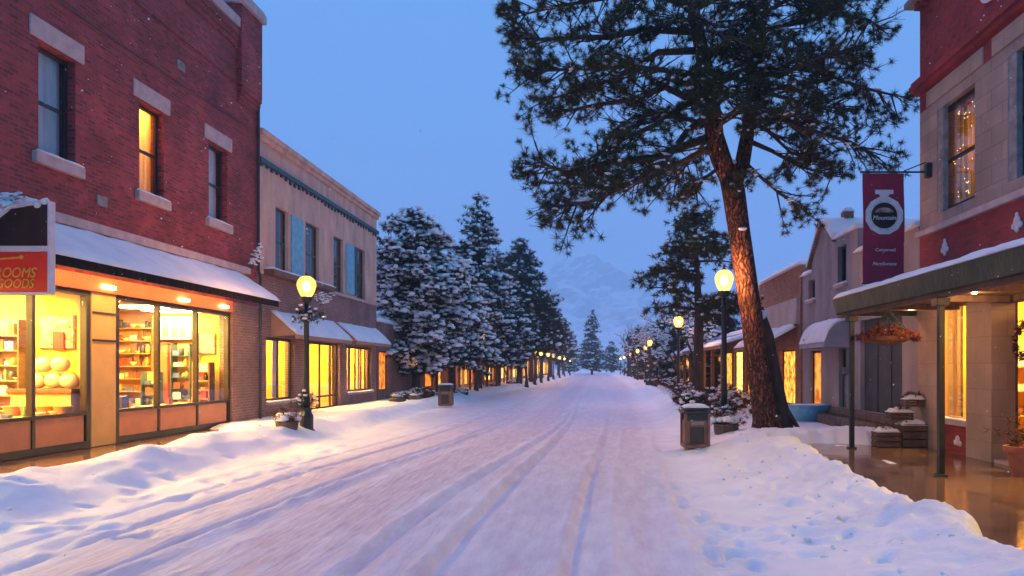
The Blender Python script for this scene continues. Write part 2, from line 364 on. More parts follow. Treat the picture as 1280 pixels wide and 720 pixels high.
def clone(o, loc, label=None, rz=None, parent=None):
    c = o.copy(); COL.objects.link(c)
    if parent: c.parent = parent
    else:
        c.location = loc; ROOTLOC[c.name] = Vector(loc)
        if rz is not None: c.rotation_euler = (0, 0, rz)
    if label: c['label'] = label
    for ch in list(o.children): clone(ch, None, None, None, c)
    return c
# ---- foliage
def tufts(C, r, n, w, rng, droop=0.0, flat=1.0):
    C = np.asarray(C); m = len(C); rr = np.broadcast_to(np.asarray(r, float).reshape(-1, 1) if np.ndim(r) else r, (m, 1))
    D = rng.normal(size=(m, n, 3)); D[..., 2] = D[..., 2]*flat-droop; D /= np.linalg.norm(D, axis=2, keepdims=True)+1e-9
    S = np.cross(D, rng.normal(size=(m, n, 3))); S /= np.linalg.norm(S, axis=2, keepdims=True)+1e-9
    L = (rr[:, None, :]*rng.uniform(.65, 1.15, size=(m, n, 1)))
    B = C[:, None, :]+D*L*.08; T = C[:, None, :]+D*L; W = S*w*.5
    V = np.stack([B-W, B+W, T], axis=2).reshape(-1, 3); Fc = np.arange(len(V)).reshape(-1, 3)
    return V, Fc
_t = (1+5**.5)/2
ICO_V = np.array([(-1,_t,0),(1,_t,0),(-1,-_t,0),(1,-_t,0),(0,-1,_t),(0,1,_t),(0,-1,-_t),(0,1,-_t),(_t,0,-1),(_t,0,1),(-_t,0,-1),(-_t,0,1)])/math.sqrt(1+_t*_t)
ICO_F = np.array([(0,11,5),(0,5,1),(0,1,7),(0,7,10),(0,10,11),(1,5,9),(5,11,4),(11,10,2),(10,7,6),(7,1,8),(3,9,4),(3,4,2),(3,2,6),(3,6,8),(3,8,9),(4,9,5),(2,4,11),(6,2,10),(8,6,7),(9,8,1)])
def lumps(C, R, rng, jit=.25):
    C = np.asarray(C, float); R = np.asarray(R, float); m = len(C)
    J = 1+rng.uniform(-jit, jit, size=(m, 12, 1))
    a = rng.uniform(0, 2*PI, m); ca = np.cos(a)[:, None]; sa = np.sin(a)[:, None]
    V = ICO_V[None]*J*R[:, None, :]
    X = V[..., 0]*ca-V[..., 1]*sa; Y = V[..., 0]*sa+V[..., 1]*ca
    V = np.stack([X, Y, V[..., 2]], axis=2)+C[:, None, :]
    Fc = (ICO_F[None]+(np.arange(m)*12)[:, None, None]).reshape(-1, 3)
    return V.reshape(-1, 3), Fc
def snow_slab(x0, x1, y0, y1, z, th, seed=0, step=.09, zf=None, edge=.1, over=.02):
    """a puffy layer of snow: gridded top with a rounded rim on a flat bottom, world coordinates"""
    nx = max(3, int((x1-x0)/step)); ny = max(3, int((y1-y0)/step)); nx = min(nx, 60); ny = min(ny, 160)
    xs = np.linspace(x0-over, x1+over, nx+1); ys = np.linspace(y0-over, y1+over, ny+1)
    X, Y = np.meshgrid(xs, ys)
    e = np.minimum(np.minimum(X-xs[0], xs[-1]-X), np.minimum(Y-ys[0], ys[-1]-Y))
    k = np.sqrt(np.clip(e/edge, 0, 1))
    Hh = th*(.15+.85*k)*(.7+.6*fbm(X*2.3, Y*2.3, seed, 3))
    base = zf(X, Y) if zf else np.full_like(X, z)
    jx = (vnoise(X*5, Y*5, seed+5)-.5)*.05; jy = (vnoise(X*5, Y*5, seed+6)-.5)*.05
    top = np.stack([X+jx, Y+jy, base+Hh], axis=2).reshape(-1, 3); bot = np.stack([X, Y, base-.004], axis=2).reshape(-1, 3)
    n = nx+1; idx = np.arange((nx+1)*(ny+1)).reshape(ny+1, nx+1); o = len(top)
    q = np.stack([idx[:-1, :-1], idx[:-1, 1:], idx[1:, 1:], idx[1:, :-1]], axis=2).reshape(-1, 4)
    rim = list(idx[0, :])+list(idx[1:, -1])+list(idx[-1, -2::-1])+list(idx[-2:0:-1, 0])
    fs = [tuple(f) for f in q]+[tuple(reversed([i+o for i in f])) for f in q]
    fs += [(rim[(i+1) % len(rim)], rim[i], rim[i]+o, rim[(i+1) % len(rim)]+o) for i in range(len(rim))]
    b = MB(); b.v = [tuple(v) for v in np.vstack([top, bot])]; b.f = [tuple(int(i) for i in f) for f in fs]
    return b
def snow_part(parent, x0, x1, y0, y1, z, th, seed=0, **k):
    return snow_slab(x0, x1, y0, y1, z, th, seed, **k).build('snow_cover', M['snow'], parent, smooth=True)

# a wall in the plane x = const, thickness from xa (street side) to xb, with rectangular holes (y0,y1,z0,z1)
def wall_x(mb, xa, xb, y0, y1, z0, z1, holes=()):
    ys = sorted({y0, y1, *[min(max(h[0], y0), y1) for h in holes], *[min(max(h[1], y0), y1) for h in holes]})
    zs = sorted({z0, z1, *[min(max(h[2], z0), z1) for h in holes], *[min(max(h[3], z0), z1) for h in holes]})
    S = {}
    for i in range(len(ys)-1):
        for j in range(len(zs)-1):
            cy = (ys[i]+ys[i+1])/2; cz = (zs[j]+zs[j+1])/2
            S[i, j] = not any(h[0] < cy < h[1] and h[2] < cz < h[3] for h in holes)
    for (i, j), v in S.items():
        if not v: continue
        a, b, c, d = ys[i], ys[i+1], zs[j], zs[j+1]
        mb.add([(xa,a,c),(xa,b,c),(xa,b,d),(xa,a,d)], [(0,1,2,3)]); mb.add([(xb,a,c),(xb,b,c),(xb,b,d),(xb,a,d)], [(3,2,1,0)])
        if not S.get((i-1, j), False): mb.add([(xa,a,c),(xb,a,c),(xb,a,d),(xa,a,d)], [(0,1,2,3)])
        if not S.get((i+1, j), False): mb.add([(xa,b,c),(xb,b,c),(xb,b,d),(xa,b,d)], [(3,2,1,0)])
        if not S.get((i, j-1), False): mb.add([(xa,a,c),(xa,b,c),(xb,b,c),(xb,a,c)], [(0,1,2,3)])
        if not S.get((i, j+1), False): mb.add([(xa,a,d),(xa,b,d),(xb,b,d),(xb,a,d)], [(3,2,1,0)])
    return mb
def window_x(parent, x, s, y0, y1, z0, z1, frame, pane, fw=.07, mid=None, mullions=(), name='window', curtain=None, cx=.12, label=None):
    """window set in a wall plane x; s = inward direction sign. frame > pane, curtain"""
    b = MB(); t = .05*s; e = .003
    y0 += e; y1 -= e; z0 += e; z1 -= e
    b.box(x, x+t, y0, y0+fw, z0, z1); b.box(x, x+t, y1-fw, y1, z0, z1)
    b.box(x, x+t, y0+fw, y1-fw, z0, z0+fw); b.box(x, x+t, y0+fw, y1-fw, z1-fw, z1)
    if mid: b.box(x+.006*s, x+t*.9, y0+fw, y1-fw, mid-.03, mid+.03)
    for q in mullions: b.box(x+.004*s, x+t*.92, q-.035, q+.035, z0+fw, z1-fw)
    f = b.build(name, frame, parent, label=label)
    p = MB().box(x+t*.5, x+t*.5+.006*s, y0+fw*.7, y1-fw*.7, z0+fw*.7, z1-fw*.7).build('pane', pane, f)
    if curtain:
        c = MB(); n = 24; vs = []; fs = []
        for i in range(n+1):
            yy = y0+(y1-y0)*i/n; xx = x+cx*s+.02*math.sin(i*2.1)+.01*math.sin(i*5.3)
            vs += [(xx, yy, z0), (xx, yy, z1)]
            if i: fs.append((2*i-2, 2*i, 2*i+1, 2*i-1))
        c.add(vs, fs).build('curtain', curtain, f)
    return f
def text_part(parent, body, size, loc, rot, m, name='lettering', shear=0, depth=.006, sx=1):
    cu = bpy.data.curves.new(name, 'FONT'); cu.body = body; cu.size = size; cu.shear = shear; cu.extrude = depth; cu.align_x = 'CENTER'; cu.align_y = 'CENTER'
    t = bpy.data.objects.new('tmp', cu); COL.objects.link(t)
    dg = bpy.context.evaluated_depsgraph_get(); me = bpy.data.meshes.new_from_object(t.evaluated_get(dg)); bpy.data.objects.remove(t)
    me.materials.clear(); me.materials.append(m)
    o = bpy.data.objects.new(name, me); COL.objects.link(o); o.parent = parent
    off = origin_of(parent) if not parent.parent else origin_of(parent.parent)
    o.location = Vector(loc)-off; o.rotation_euler = rot; o.scale = (sx, 1, 1)
    return o
EXTRA = {}
#@@PART2
# ================================================================= GROUND
def lerp(x, xs, ys): return np.interp(x, xs, ys)
def curb_r(y): return lerp(y, [0, 14, 30, 57, 110, 200], [1.3, 1.75, 2.5, 3.5, 4.2, 4.6])
def curb_l(y): return lerp(y, [0, 14, 30, 45, 58, 110, 200], [-5.7, -6.0, -6.3, -6.2, -5.4, -5.1, -5.0])
prng = np.random.default_rng(5)
DENTS = [(prng.uniform(.9, 3.4), prng.uniform(4.5, 14), min(.16, .05*math.exp(prng.normal()*.5)), prng.uniform(.02, .07), prng.uniform(0, PI)) for _ in range(210)]
DENTS += [(prng.uniform(-7.4, -4.2), prng.uniform(6, 16), prng.uniform(.06, .14), prng.uniform(.02, .05), prng.uniform(0, PI)) for _ in range(90)]
for k in range(26):                                   # a line of footprints along the right verge
    DENTS.append((.95+.12*(k % 2)+.25*math.sin(k*.3), 4.6+k*.36, .075, .06, .2))
def height(X, Y):
    drift = 1.1*sstep(6, 22, Y)+.25*sstep(20, 60, Y)
    wob = (fbm(Y*.35, Y*0+3, 3, 3)-.5)*.25
    rd = sstep(7, 26, Y)
    def g(c, w, dr=1.0): return np.exp(-((X-c-drift*dr-wob*.5)/w)**2)
    nz = fbm(X*4, Y*2.2, 9, 4)
    H = .02+.03*(fbm(X*.5, Y*.25, 1, 3)-.5)
    lumpy = .35+1.6*fbm(X*7, Y*3, 21, 4)
    for c, a, w in ((-3.6,.050,.10),(-2.02,.036,.07),(-1.36,.046,.07),(-.30,.034,.06),(.16,.022,.05),(.8,.026,.10)):
        H += a*g(c, w, .6 if c > -1.5 else 1)*lumpy*(1-.55*rd)
    for c, a, w in ((-4.62,.060,.06),(-5.15,.04,.05),(-3.79,.060,.07),(-1.22,.060,.07),(-.16,.042,.05),(.0,.02,.08),(-1.88,.048,.06),(-2.7,.012,.3),(.45,.018,.2)):
        H -= a*g(c, w, .6 if c > -1.5 else 1)*(1-.55*rd)
    for c in (-3.2,-3.0,-2.6,-2.3,-.9,-.65,.4,.55):   # fine tread lines
        H += .012*g(c, .035)*(nz*2-.4)
    H += .026*(nz-.5)+.010*(fbm(X*13, Y*9, 14, 3)-.5)
    Xo = X; X = X+.32*(fbm(X*3, Y*.8, 57, 4)-.5)
    pk = np.clip(sstep(-3.6, -3.0, X-drift)*(1-sstep(-2.3, -1.9, X-drift)), 0, 1)*1.0
    pk = pk+.8*sstep(-1.3, -.9, X-drift*.6)*(1-sstep(-.65, -.3, X-drift*.6))+.85*sstep(.1, .35, X-drift*.6)*(1-sstep(.5, .8, X-drift*.6))
    X = Xo
    far = sstep(14, 30, Y)*sstep(0, 1.2, X-curb_l(Y))*(1-sstep(-1.2, 0, X-curb_r(Y)))
    near = sstep(-.6, .8, X-curb_l(Y)-1.0-drift*.9)*(1-sstep(-.9, .2, X-curb_r(Y)+.2))*(.42+.40*fbm(X*1.6, Y*.45, 97, 4))
    pk = np.clip(np.maximum(np.maximum(pk*.8, near), far*.55), 0, 1)
    cl = curb_l(Y)-X; cr = X-curb_r(Y)               # >0 beyond the kerb
    # left bank and snowy pavement
    bump = (.10+.36*fbm(X*.9+4, Y*.75, 31, 4)**1.3)*(.75+.5*fbm(X*3.5, Y*3, 33, 3))
    lb = .8*sstep(-.25, .65, cl)*(1-sstep(.8, 1.5, cl))*bump*(1-.35*sstep(14, 24, Y))*(.35+.65*sstep(2, 8, Y))
    H = H+lb*.85+.19*sstep(-.2, .9, cl)+.06*sstep(.5, 2, cl)*(fbm(X*2, Y*2, 41, 4)-.3)
    bare = sstep(-.12, .12, (-7.62-.5*sstep(15, 18, Y)*2.2+(fbm(X*1.3, Y*1.0, 51, 4)-.5)*1.6)-X)*sstep(9.0, 9.8, Y)*(1-sstep(17, 18, Y))
    H = H*(1-bare)+(.055)*bare
    # right bank, wet pavement, plaza
    B = (.25+.18*fbm(X*.8, Y*.6, 61, 4))*(.84+.36*fbm(X*2.4, Y*2.2, 63, 4, .42))
    rb = (.45*sstep(-.35, 1.0, cr)+.55*sstep(.7, 1.55, cr))*(1-sstep(14.2, 16.5, Y))
    H = H+rb*.05*(np.abs(2*fbm(X*4.2, Y*3.6, 65, 4)-1)*-2+.4)
    H = H+B*rb*.95+sstep(0, 1, cr)*(.15+.03*fbm(X*2, Y*2, 43, 4))*sstep(13.5, 16, Y)
    fb = np.exp(-((cr-.55)/.5)**2)*sstep(15, 20, Y)*(.12+.5*fbm(X*1.1, Y*.35, 71, 4)**2)
    H = H+fb
    edge = 3.22+.045*(Y-6)+(fbm(X*.5, Y*1.1, 81, 4)-.5)*.75
    yend = 13.9+(fbm(X*1.1, Y*.5, 83, 3)-.5)*1.0
    wet = sstep(-.16, .06, X-edge)*(1-sstep(-.15, .15, Y-yend))
    slush = sstep(.68, .76, fbm(X*1.7, Y*1.1, 85, 4))*.10
    H = H*(1-wet)+(.03+slush)*wet
    return H, pk
def build_snow():
    ys = [-5.0]
    while ys[-1] < 215:
        y = ys[-1]; ys.append(y+(.3 if y < 3 else max(.036, y*y*1.5/1440)))
    ys = np.array(ys); xs = np.arange(XL+.01, XR-.01, .04)
    X, Y = np.meshgrid(xs, ys)
    H, pk = height(X, Y)
    for (dx, dy, r, d, a) in DENTS:
        j0 = np.searchsorted(ys, dy-.5); j1 = np.searchsorted(ys, dy+.5); i0 = max(0, int((dx-.4-xs[0])/.04)); i1 = i0+20
        xx = X[j0:j1, i0:i1]-dx; yy = Y[j0:j1, i0:i1]-dy
        u = xx*math.cos(a)+yy*math.sin(a); v = -xx*math.sin(a)+yy*math.cos(a)
        q = (u/r)**2+(v/(r*1.8))**2
        H[j0:j1, i0:i1] += -d*np.exp(-q)+d*.35*np.exp(-(np.sqrt(q)-1.5)**2*4)
    V = np.stack([X, Y, H], axis=2).reshape(-1, 3); n = len(xs)
    idx = np.arange(X.size).reshape(X.shape)
    Fc = np.stack([idx[:-1,:-1], idx[:-1,1:], idx[1:,1:], idx[1:,:-1]], axis=2).reshape(-1, 4)
    o = np_mesh('snow_covered_road', V, Fc, M['roadsnow'], smooth=True, attr=('packed', pk))
    tag(o, kind='structure')
build_snow()
g = MB(); R_ = 3600
for k in range(48):
    a0 = 2*PI*k/48; a1 = 2*PI*(k+1)/48
    g.add([(0,0,-.06),(R_*math.cos(a0), R_*math.sin(a0),-.06),(R_*math.cos(a1), R_*math.sin(a1),-.06)], [(0,1,2)])
tag(g.build("ground", M["snow"]), kind="structure")
tag(MB().box(XL, -7.4, -5, 19, -.05, .12).build('pavement', M['paving']), kind='structure')
tag(MB().box(3.3, XR, -5, 15, -.05, .12).build('pavement', M['paving']), kind='structure')

# ---------------------------------------------------------------- mountain
def build_mountain():
    xs = np.linspace(-1500, 1700, 260); ys = np.linspace(1500, 3100, 110)
    X, Y = np.meshgrid(xs, ys)
    def peak(px_, py_, d, w, s):
        c = P(px_, py_, d); r = np.sqrt(((X-c.x)/w)**2+((Y-c.y)/(w*1.0))**2)
        return c.z*np.clip(1-r, 0, 1)**s
    R = 1-np.abs(2*fbm(X/230, Y/230, 91, 6, .55)-1)
    H = np.maximum.reduce([peak(737, 318, 2300, 560, 1.0), peak(700, 366, 2000, 520, 1.1), peak(795, 356, 2150, 620, 1.1), peak(640, 392, 2400, 1000, 1.2), peak(905, 392, 2400, 1200, 1.2)])
    H = H*(.62+.50*R)+25*(R-.5)*np.clip(H/80, 0, 1)-3
    V = np.stack([X, Y, H], axis=2).reshape(-1, 3); idx = np.arange(X.size).reshape(X.shape)
    Fc = np.stack([idx[:-1,:-1], idx[:-1,1:], idx[1:,1:], idx[1:,:-1]], axis=2).reshape(-1, 4)
    m, nt, out = nt_new('snowy_mountain')
    b = N(nt, 'ShaderNodeBsdfDiffuse'); nt.links.new(b.outputs[0], out.inputs[0])
    ge = N(nt, 'ShaderNodeNewGeometry'); sp = N(nt, 'ShaderNodeSeparateXYZ'); nt.links.new(ge.outputs['Normal'], sp.inputs[0])
    tc = N(nt, 'ShaderNodeTexCoord'); no = N(nt, 'ShaderNodeTexNoise'); no.inputs['Scale'].default_value = .012; no.inputs['Detail'].default_value = 8
    nt.links.new(tc.outputs['Object'], no.inputs['Vector'])
    ad = N(nt, 'ShaderNodeMath', operation='MULTIPLY_ADD'); ad.inputs[1].default_value = .8; nt.links.new(no.outputs[0], ad.inputs[0]); nt.links.new(sp.outputs[2], ad.inputs[2])
    mr = N(nt, 'ShaderNodeMapRange'); mr.inputs[1].default_value = 1.02; mr.inputs[2].default_value = 1.28; nt.links.new(ad.outputs[0], mr.inputs[0])
    mx = N(nt, 'ShaderNodeMix', data_type='RGBA'); nt.links.new(mr.outputs[0], mx.inputs[0]); mx.inputs[6].default_value = (.22,.25,.30,1); mx.inputs[7].default_value = (.85,.87,.9,1)
    nt.links.new(mx.outputs[2], b.inputs[0])
    tag(np_mesh('mountain', V, Fc, m, smooth=False), kind='structure')
build_mountain()

# ================================================================= FOLIAGE BUILDERS
def foliage_obj(name, C, r, n, w, rng, m, parent, droop=0, flat=1.):
    V, Fc = tufts(C, r, n, w, rng, droop, flat); return np_mesh(name, V, Fc, m, parent)
def lump_obj(name, C, R, rng, parent, m=None):
    V, Fc = lumps(C, R, rng); o = np_mesh(name, V, Fc, m or M['snow'], parent, smooth=True)
    if name == 'snow_cover': o['kind'] = 'stuff'
    return o
def spruce(name, x, y, h, r, label, cat='evergreen tree', group=None, clear=1.8, power=.85, roundness=0., seed=1, snow=.5, dens=1., tr=.25, needles=22, tuft=.24):
    rng = np.random.default_rng(seed)
    root = empty(name, (x, y, 0), label, cat, group)
    mb = MB(); n = 9
    pts = [(.06*math.sin(i*1.3)*i/n*2, .06*math.cos(i*1.7)*i/n*2, -.1+h*i/n) for i in range(n+1)]
    mb.tube(pts, [tr*(1-.93*i/n)+.015 for i in range(n+1)], 9)
    C = []; S = []; SR = []
    z = clear
    while z < h-.1:
        t = (z-clear)/(h-clear)
        prof = (1-t)**power if not roundness else ((1-t)**power*(1-roundness)+roundness*math.sqrt(max(0, 1-t**2.2)))
        prof *= min(1, .72+t*2.2)
        nb = int(6+4*prof)
        for k in range(nb):
            a = rng.uniform(0, 2*PI); z_keep = z; z = z+rng.uniform(-.28,.28)*tuft/.24; L = r*prof*(.62+.62*float(vnoise(a*1.1+seed*7, z_keep*.55, seed)))*rng.uniform(.85,1.1)+.12
            ns = max(2, int(L/(tuft*.62)*dens))
            d = np.array([math.cos(a), math.sin(a)]); sag = rng.uniform(.12, .42)*L; up = rng.uniform(.0, .22)*L
            bp = []
            for i in range(ns+1):
                u = i/ns; zz = z+up*u-sag*u*u+.14*L*u**4
                p = (d[0]*L*u, d[1]*L*u, zz); bp.append(p)
                if u < .22: continue
                wd = .42*L*(1-u)**.7*.6+tuft*.4
                for q in range(1+int(wd/tuft*1.1)):
                    s = rng.uniform(-wd, wd)
                    c = (p[0]-d[1]*s, p[1]+d[0]*s, p[2]-abs(s)*.22+rng.normal()*.10)
                    C.append(c)
                    if rng.random() < snow*(.45+.55*u)*(.35+1.3*float(vnoise(c[0]*1.6+9, c[2]*1.6+c[1], seed+3))):
                        S.append((c[0], c[1], c[2]+tuft*.30)); k_ = rng.uniform(.35, .9)*tuft
                        SR.append((k_*rng.uniform(.8,1.4), k_*rng.uniform(.6,1.1), k_*rng.uniform(.35,.7)))
            z = z_keep
            if k % 2 == 0 and L > .7: mb.tube([bp[0], bp[len(bp)//2], bp[-1]], [.03+.012*L, .02, .008], 4)
        z += rng.uniform(.22, .36)*(1 if h < 12 else 1.15)*(tuft/.24)
    C.append((0, 0, h)); 
    mb.build('trunk', M['darkbark'], root, world=False, smooth=True)
    foliage_obj('crown', C, tuft*rng.uniform(.75, 1.2, len(C)), needles, tuft*.16, rng, M['spruce'], root, droop=.15)
    if S: lump_obj('snow_cover', S, SR, rng, root)
    return root
def shrub(x, y, z, r, h, label, group=None, seed=1, snow=.6, dry=False, name='shrub', cat='shrub', n=110):
    rng = np.random.default_rng(seed); root = empty(name, (x, y, z), label, cat, group)
    mb = MB(); C = []
    for k in range(16):
        a = rng.uniform(0, 2*PI); L = rng.uniform(.5, 1); e = (r*L*math.cos(a), r*L*math.sin(a), h*rng.uniform(.5, 1))
        mb.tube([(0,0,-.06), (e[0]*.45, e[1]*.45, e[2]*.6), e], [.018, .012, .004], 4)
    for k in range(n):
        v = rng.normal(size=3); v /= np.linalg.norm(v); q = rng.uniform(.45, 1)**.5
        C.append((v[0]*r*q, v[1]*r*q, h*.52+v[2]*h*.46*q))
    mb.build('stems', M['twig'], root, world=False)
    foliage_obj('foliage', C, .09+.06*r, 16, .022, rng, M['drybrown'] if dry else M['spruce'], root)
    top = [c for c in C if c[2] > h*.45 and rng.random() < snow]
    if top: lump_obj('snow_cover', [(c[0], c[1], c[2]+.04) for c in top], [(rng.uniform(.05,.13), rng.uniform(.05,.11), rng.uniform(.03,.06)) for c in top], rng, root)
    return root
def bare_tree(x, y, h, label, seed=1, tr=.16, snow=.4, group=None, spread=.55, levels=4, m='twig'):
    rng = random.Random(seed); root = empty('bare_tree', (x, y, 0), label, 'tree', group); mb = MB(); S = []; SR = []; tw = MB()
    def grow(p, d, L, r, lv):
        q = p+d*L*.5+Vector((rng.uniform(-.08,.08), rng.uniform(-.08,.08), 0))*L; e = q+(d+Vector((rng.uniform(-.2,.2), rng.uniform(-.2,.2), .05))).normalized()*L*.5
        (mb if lv > 1 else tw).tube([p, q, e], [r, r*.8, r*.6], 6 if lv > 1 else 3)
        if lv <= 2 and rng.random() < snow:
            S.append(tuple(q+Vector((0,0,r+.02)))); SR.append((.12, .07, .04))
        if lv == 0: return
        for k in range(3 if lv > 1 else 4):
            dd = (d+Vector((rng.uniform(-1,1), rng.uniform(-1,1), rng.uniform(-.25,.6)))*spread*1.5).normalized()
            grow(q if k == 0 else e, dd, L*rng.uniform(.55,.8), max(.008, r*.55), lv-1)
    grow(Vector((0,0,-.1)), Vector((0,0,1)), h*.34, tr, levels)
    mb.build('trunk', M['darkbark'], root, world=False); tw.build('twigs', M[m], root, world=False)
    if S: lump_obj('snow_cover', S, SR, np.random.default_rng(seed), root)
    return root

# ================================================================= THE BIG PINE
def big_pine():
    rng = np.random.default_rng(21); rr = random.Random(4); Y0 = 16.5
    base = P(957, 541, Y0); base.z = 0.1
    root = empty('pine_tree', base, 'towering forked ponderosa pine with reddish trunk beside the street lamp', 'pine tree')
    def poly(pts): return [P(a, b, Y0+dy) for a, b, dy in pts]
    tk = MB()
    trunk = poly([(959,546,0),(955,515,0),(947,460,0),(940,400,.0),(932,345,0),(924,290,.0),(917,240,0),(912,218,0)])
    trunk[0].z = -.05
    tk.tube(trunk, [.33,.27,.255,.25,.25,.25,.265,.25], 16)
    stemL = poly([(913,228,0),(901,198,0),(893,170,-.1),(889,127,-.1),(884,95,0),(877,63,0),(868,20,.2),(862,-40,.3),(858,-110,.3),(855,-190,.2)])
    tk.tube(stemL, [.22,.24,.22,.20,.18,.17,.15,.12,.09,.03], 12)
    stemR = poly([(916,232,0),(927,210,.1),(934,169,.2),(941,105,.3),(951,42,.3),(954,0,.3),(958,-70,.2),(960,-150,.1)])
    tk.tube(stemR, [.18,.18,.16,.145,.13,.12,.09,.03], 12)
    for a in range(7):   # root flare
        an = a/7*2*PI+.3; e = Vector((math.cos(an)*.55, math.sin(an)*.5, -.02))
        b0 = Vector((trunk[0].x, trunk[0].y, 0)); tk.tube([b0+Vector((math.cos(an)*.2, math.sin(an)*.2, .5)), b0+e*.5+Vector((0,0,.20)), b0+e], [.11,.10,.04], 7)
    limbs = []
    def limb(pts, r0, sub=1.0): limbs.append((poly(pts), r0, sub))
    limb([(882,173,-.1),(850,186,-.5),(818,194,-.9),(759,207,-1.2),(710,213,-1.4),(672,205,-1.5)], .12)
    limb([(869,127,0),(831,110,.4),(789,122,.8),(740,135,1),(690,140,1)], .11)
    limb([(872,125,0),(850,135,-.4),(822,152,-1.2),(780,177,-1.8),(735,196,-2.2)], .10)
    limb([(877,63,0),(822,67,.2),(790,85,.6),(768,101,.9),(720,112,1.2),(680,128,1.3)], .10)
    limb([(872,40,0),(806,38,-.5),(760,44,-.9),(725,50,-1.2),(670,46,-1.4),(650,36,-1.4)], .10)
    limb([(868,10,.2),(820,-5,.6),(760,-5,.9),(700,10,1.0),(655,15,1)], .09)
    limb([(862,-30,.2),(810,-50,-.3),(750,-60,-.6),(690,-50,-.8)], .08)
    limb([(941,122,.3),(965,112,.2),(1000,104,0),(1042,101,-.4),(1085,108,-.6),(1118,122,-.7)], .09)
    limb([(948,62,.3),(962,46,.5),(991,25,.8),(1042,19,1.0),(1084,21,1.1),(1105,40,1.2)], .09)
    limb([(938,130,.2),(968,142,-.2),(1000,156,-.6),(1063,181,-.9),(1100,195,-1)], .09)
    limb([(933,175,.2),(965,190,.6),(1000,206,1.0),(1040,222,1.3)], .07)
    limb([(955,0,.3),(1000,-30,-.2),(1050,-40,-.5),(1095,-20,-.7)], .08)
    limb([(905,205,0),(880,225,-.4),(868,240,-.7),(845,256,-.9)], .05, .6)
    limb([(893,160,0),(860,150,1.0),(820,140,1.8),(790,150,2.2),(760,165,2.4)], .08)
    limb([(889,140,-.1),(860,165,-1.2),(830,200,-2.0),(790,232,-2.4),(735,250,-2.6),(690,262,-2.6)], .10)
    limb([(886,185,-.1),(850,205,.7),(800,225,1.3),(750,236,1.6),(690,225,1.8)], .09)
    limb([(884,95,0),(840,90,-1.4),(780,80,-2.2),(720,90,-2.6),(670,85,-2.6)], .08)
    limb([(944,90,.3),(970,85,1.6),(1010,70,2.3),(1050,75,2.6)], .08)
    limb([(944,90,.3),(975,95,-1.4),(1020,72,-2.1),(1070,62,-2.4)], .08)
    limb([(936,150,.2),(960,165,1.4),(990,190,2.2),(1020,190,2.4)], .07)
    limb([(951,30,.3),(940,10,-1.2),(920,0,-2.2)], .07); limb([(870,30,.2),(890,30,-1.4),(910,50,-2.4)], .07)
    limb([(888,110,0),(905,110,-1.2),(915,120,-2.2)], .06); limb([(946,80,.3),(930,90,1.5),(915,95,2.4)], .06)
    limb([(866,10,.2),(900,0,1.2),(925,10,2.0)], .06); limb([(952,20,.3),(985,0,-1.2),(1020,-5,-2.0)], .07)
    limb([(893,175,-.1),(905,150,-.8),(915,140,-1.4),(922,135,-1.8)], .06, 1.2); limb([(890,130,-.1),(898,115,-.9),(905,90,-1.5)], .06, 1.3); limb([(880,70,0),(900,60,-.8),(920,62,-1.4)], .06, 1.3)
    limb([(935,165,.2),(955,150,-.7),(975,146,-1.3),(1000,140,-1.6)], .06, 1.2); limb([(945,90,.3),(935,75,-.7),(925,55,-1.3)], .05, 1.2); limb([(885,100,0),(862,90,-.8),(838,96,-1.4)], .06, 1.2)
    limb([(928,200,.2),(950,222,-.4),(975,240,-.8),(1000,262,-1.0)], .05, .9); limb([(951,40,.3),(972,30,-.7),(990,45,-1.2)], .05, 1.2); limb([(893,165,0),(872,190,.9),(850,214,1.5),(832,236,1.7)], .05, 1)
    limb([(870,30,.2),(850,22,-.8),(835,30,-1.3)], .05, 1.2); limb([(940,110,.3),(975,122,1.2),(1010,128,1.8),(1060,140,2.2)], .07, 1)
    limb([(868,0,.2),(840,-20,.8),(800,-30,1.2),(740,-22,1.6)], .07, 1); limb([(954,0,.3),(925,-25,.8),(905,-30,1.4)], .06, 1.2); limb([(956,-30,.3),(1010,-10,.8),(1065,0,1.2)], .07, 1)
    for zz in range(7):  # crown above the frame
        s = rr.choice([(860,-60-zz*15),(957,-60-zz*12)]); an = rr.uniform(0, 2*PI); L = 3.2-.25*zz
        c = P(s[0], s[1], Y0+.2); limbs.append(([c, c+Vector((math.cos(an)*L*.5, math.sin(an)*L*.5, .2)), c+Vector((math.cos(an)*L, math.sin(an)*L, .1))], .06, 1))
    br = MB(); C = []; cones = []
    def along(pl, t):
        n = len(pl)-1; f = t*n; i = min(int(f), n-1); return pl[i].lerp(pl[i+1], f-i), (pl[i+1]-pl[i]).normalized()
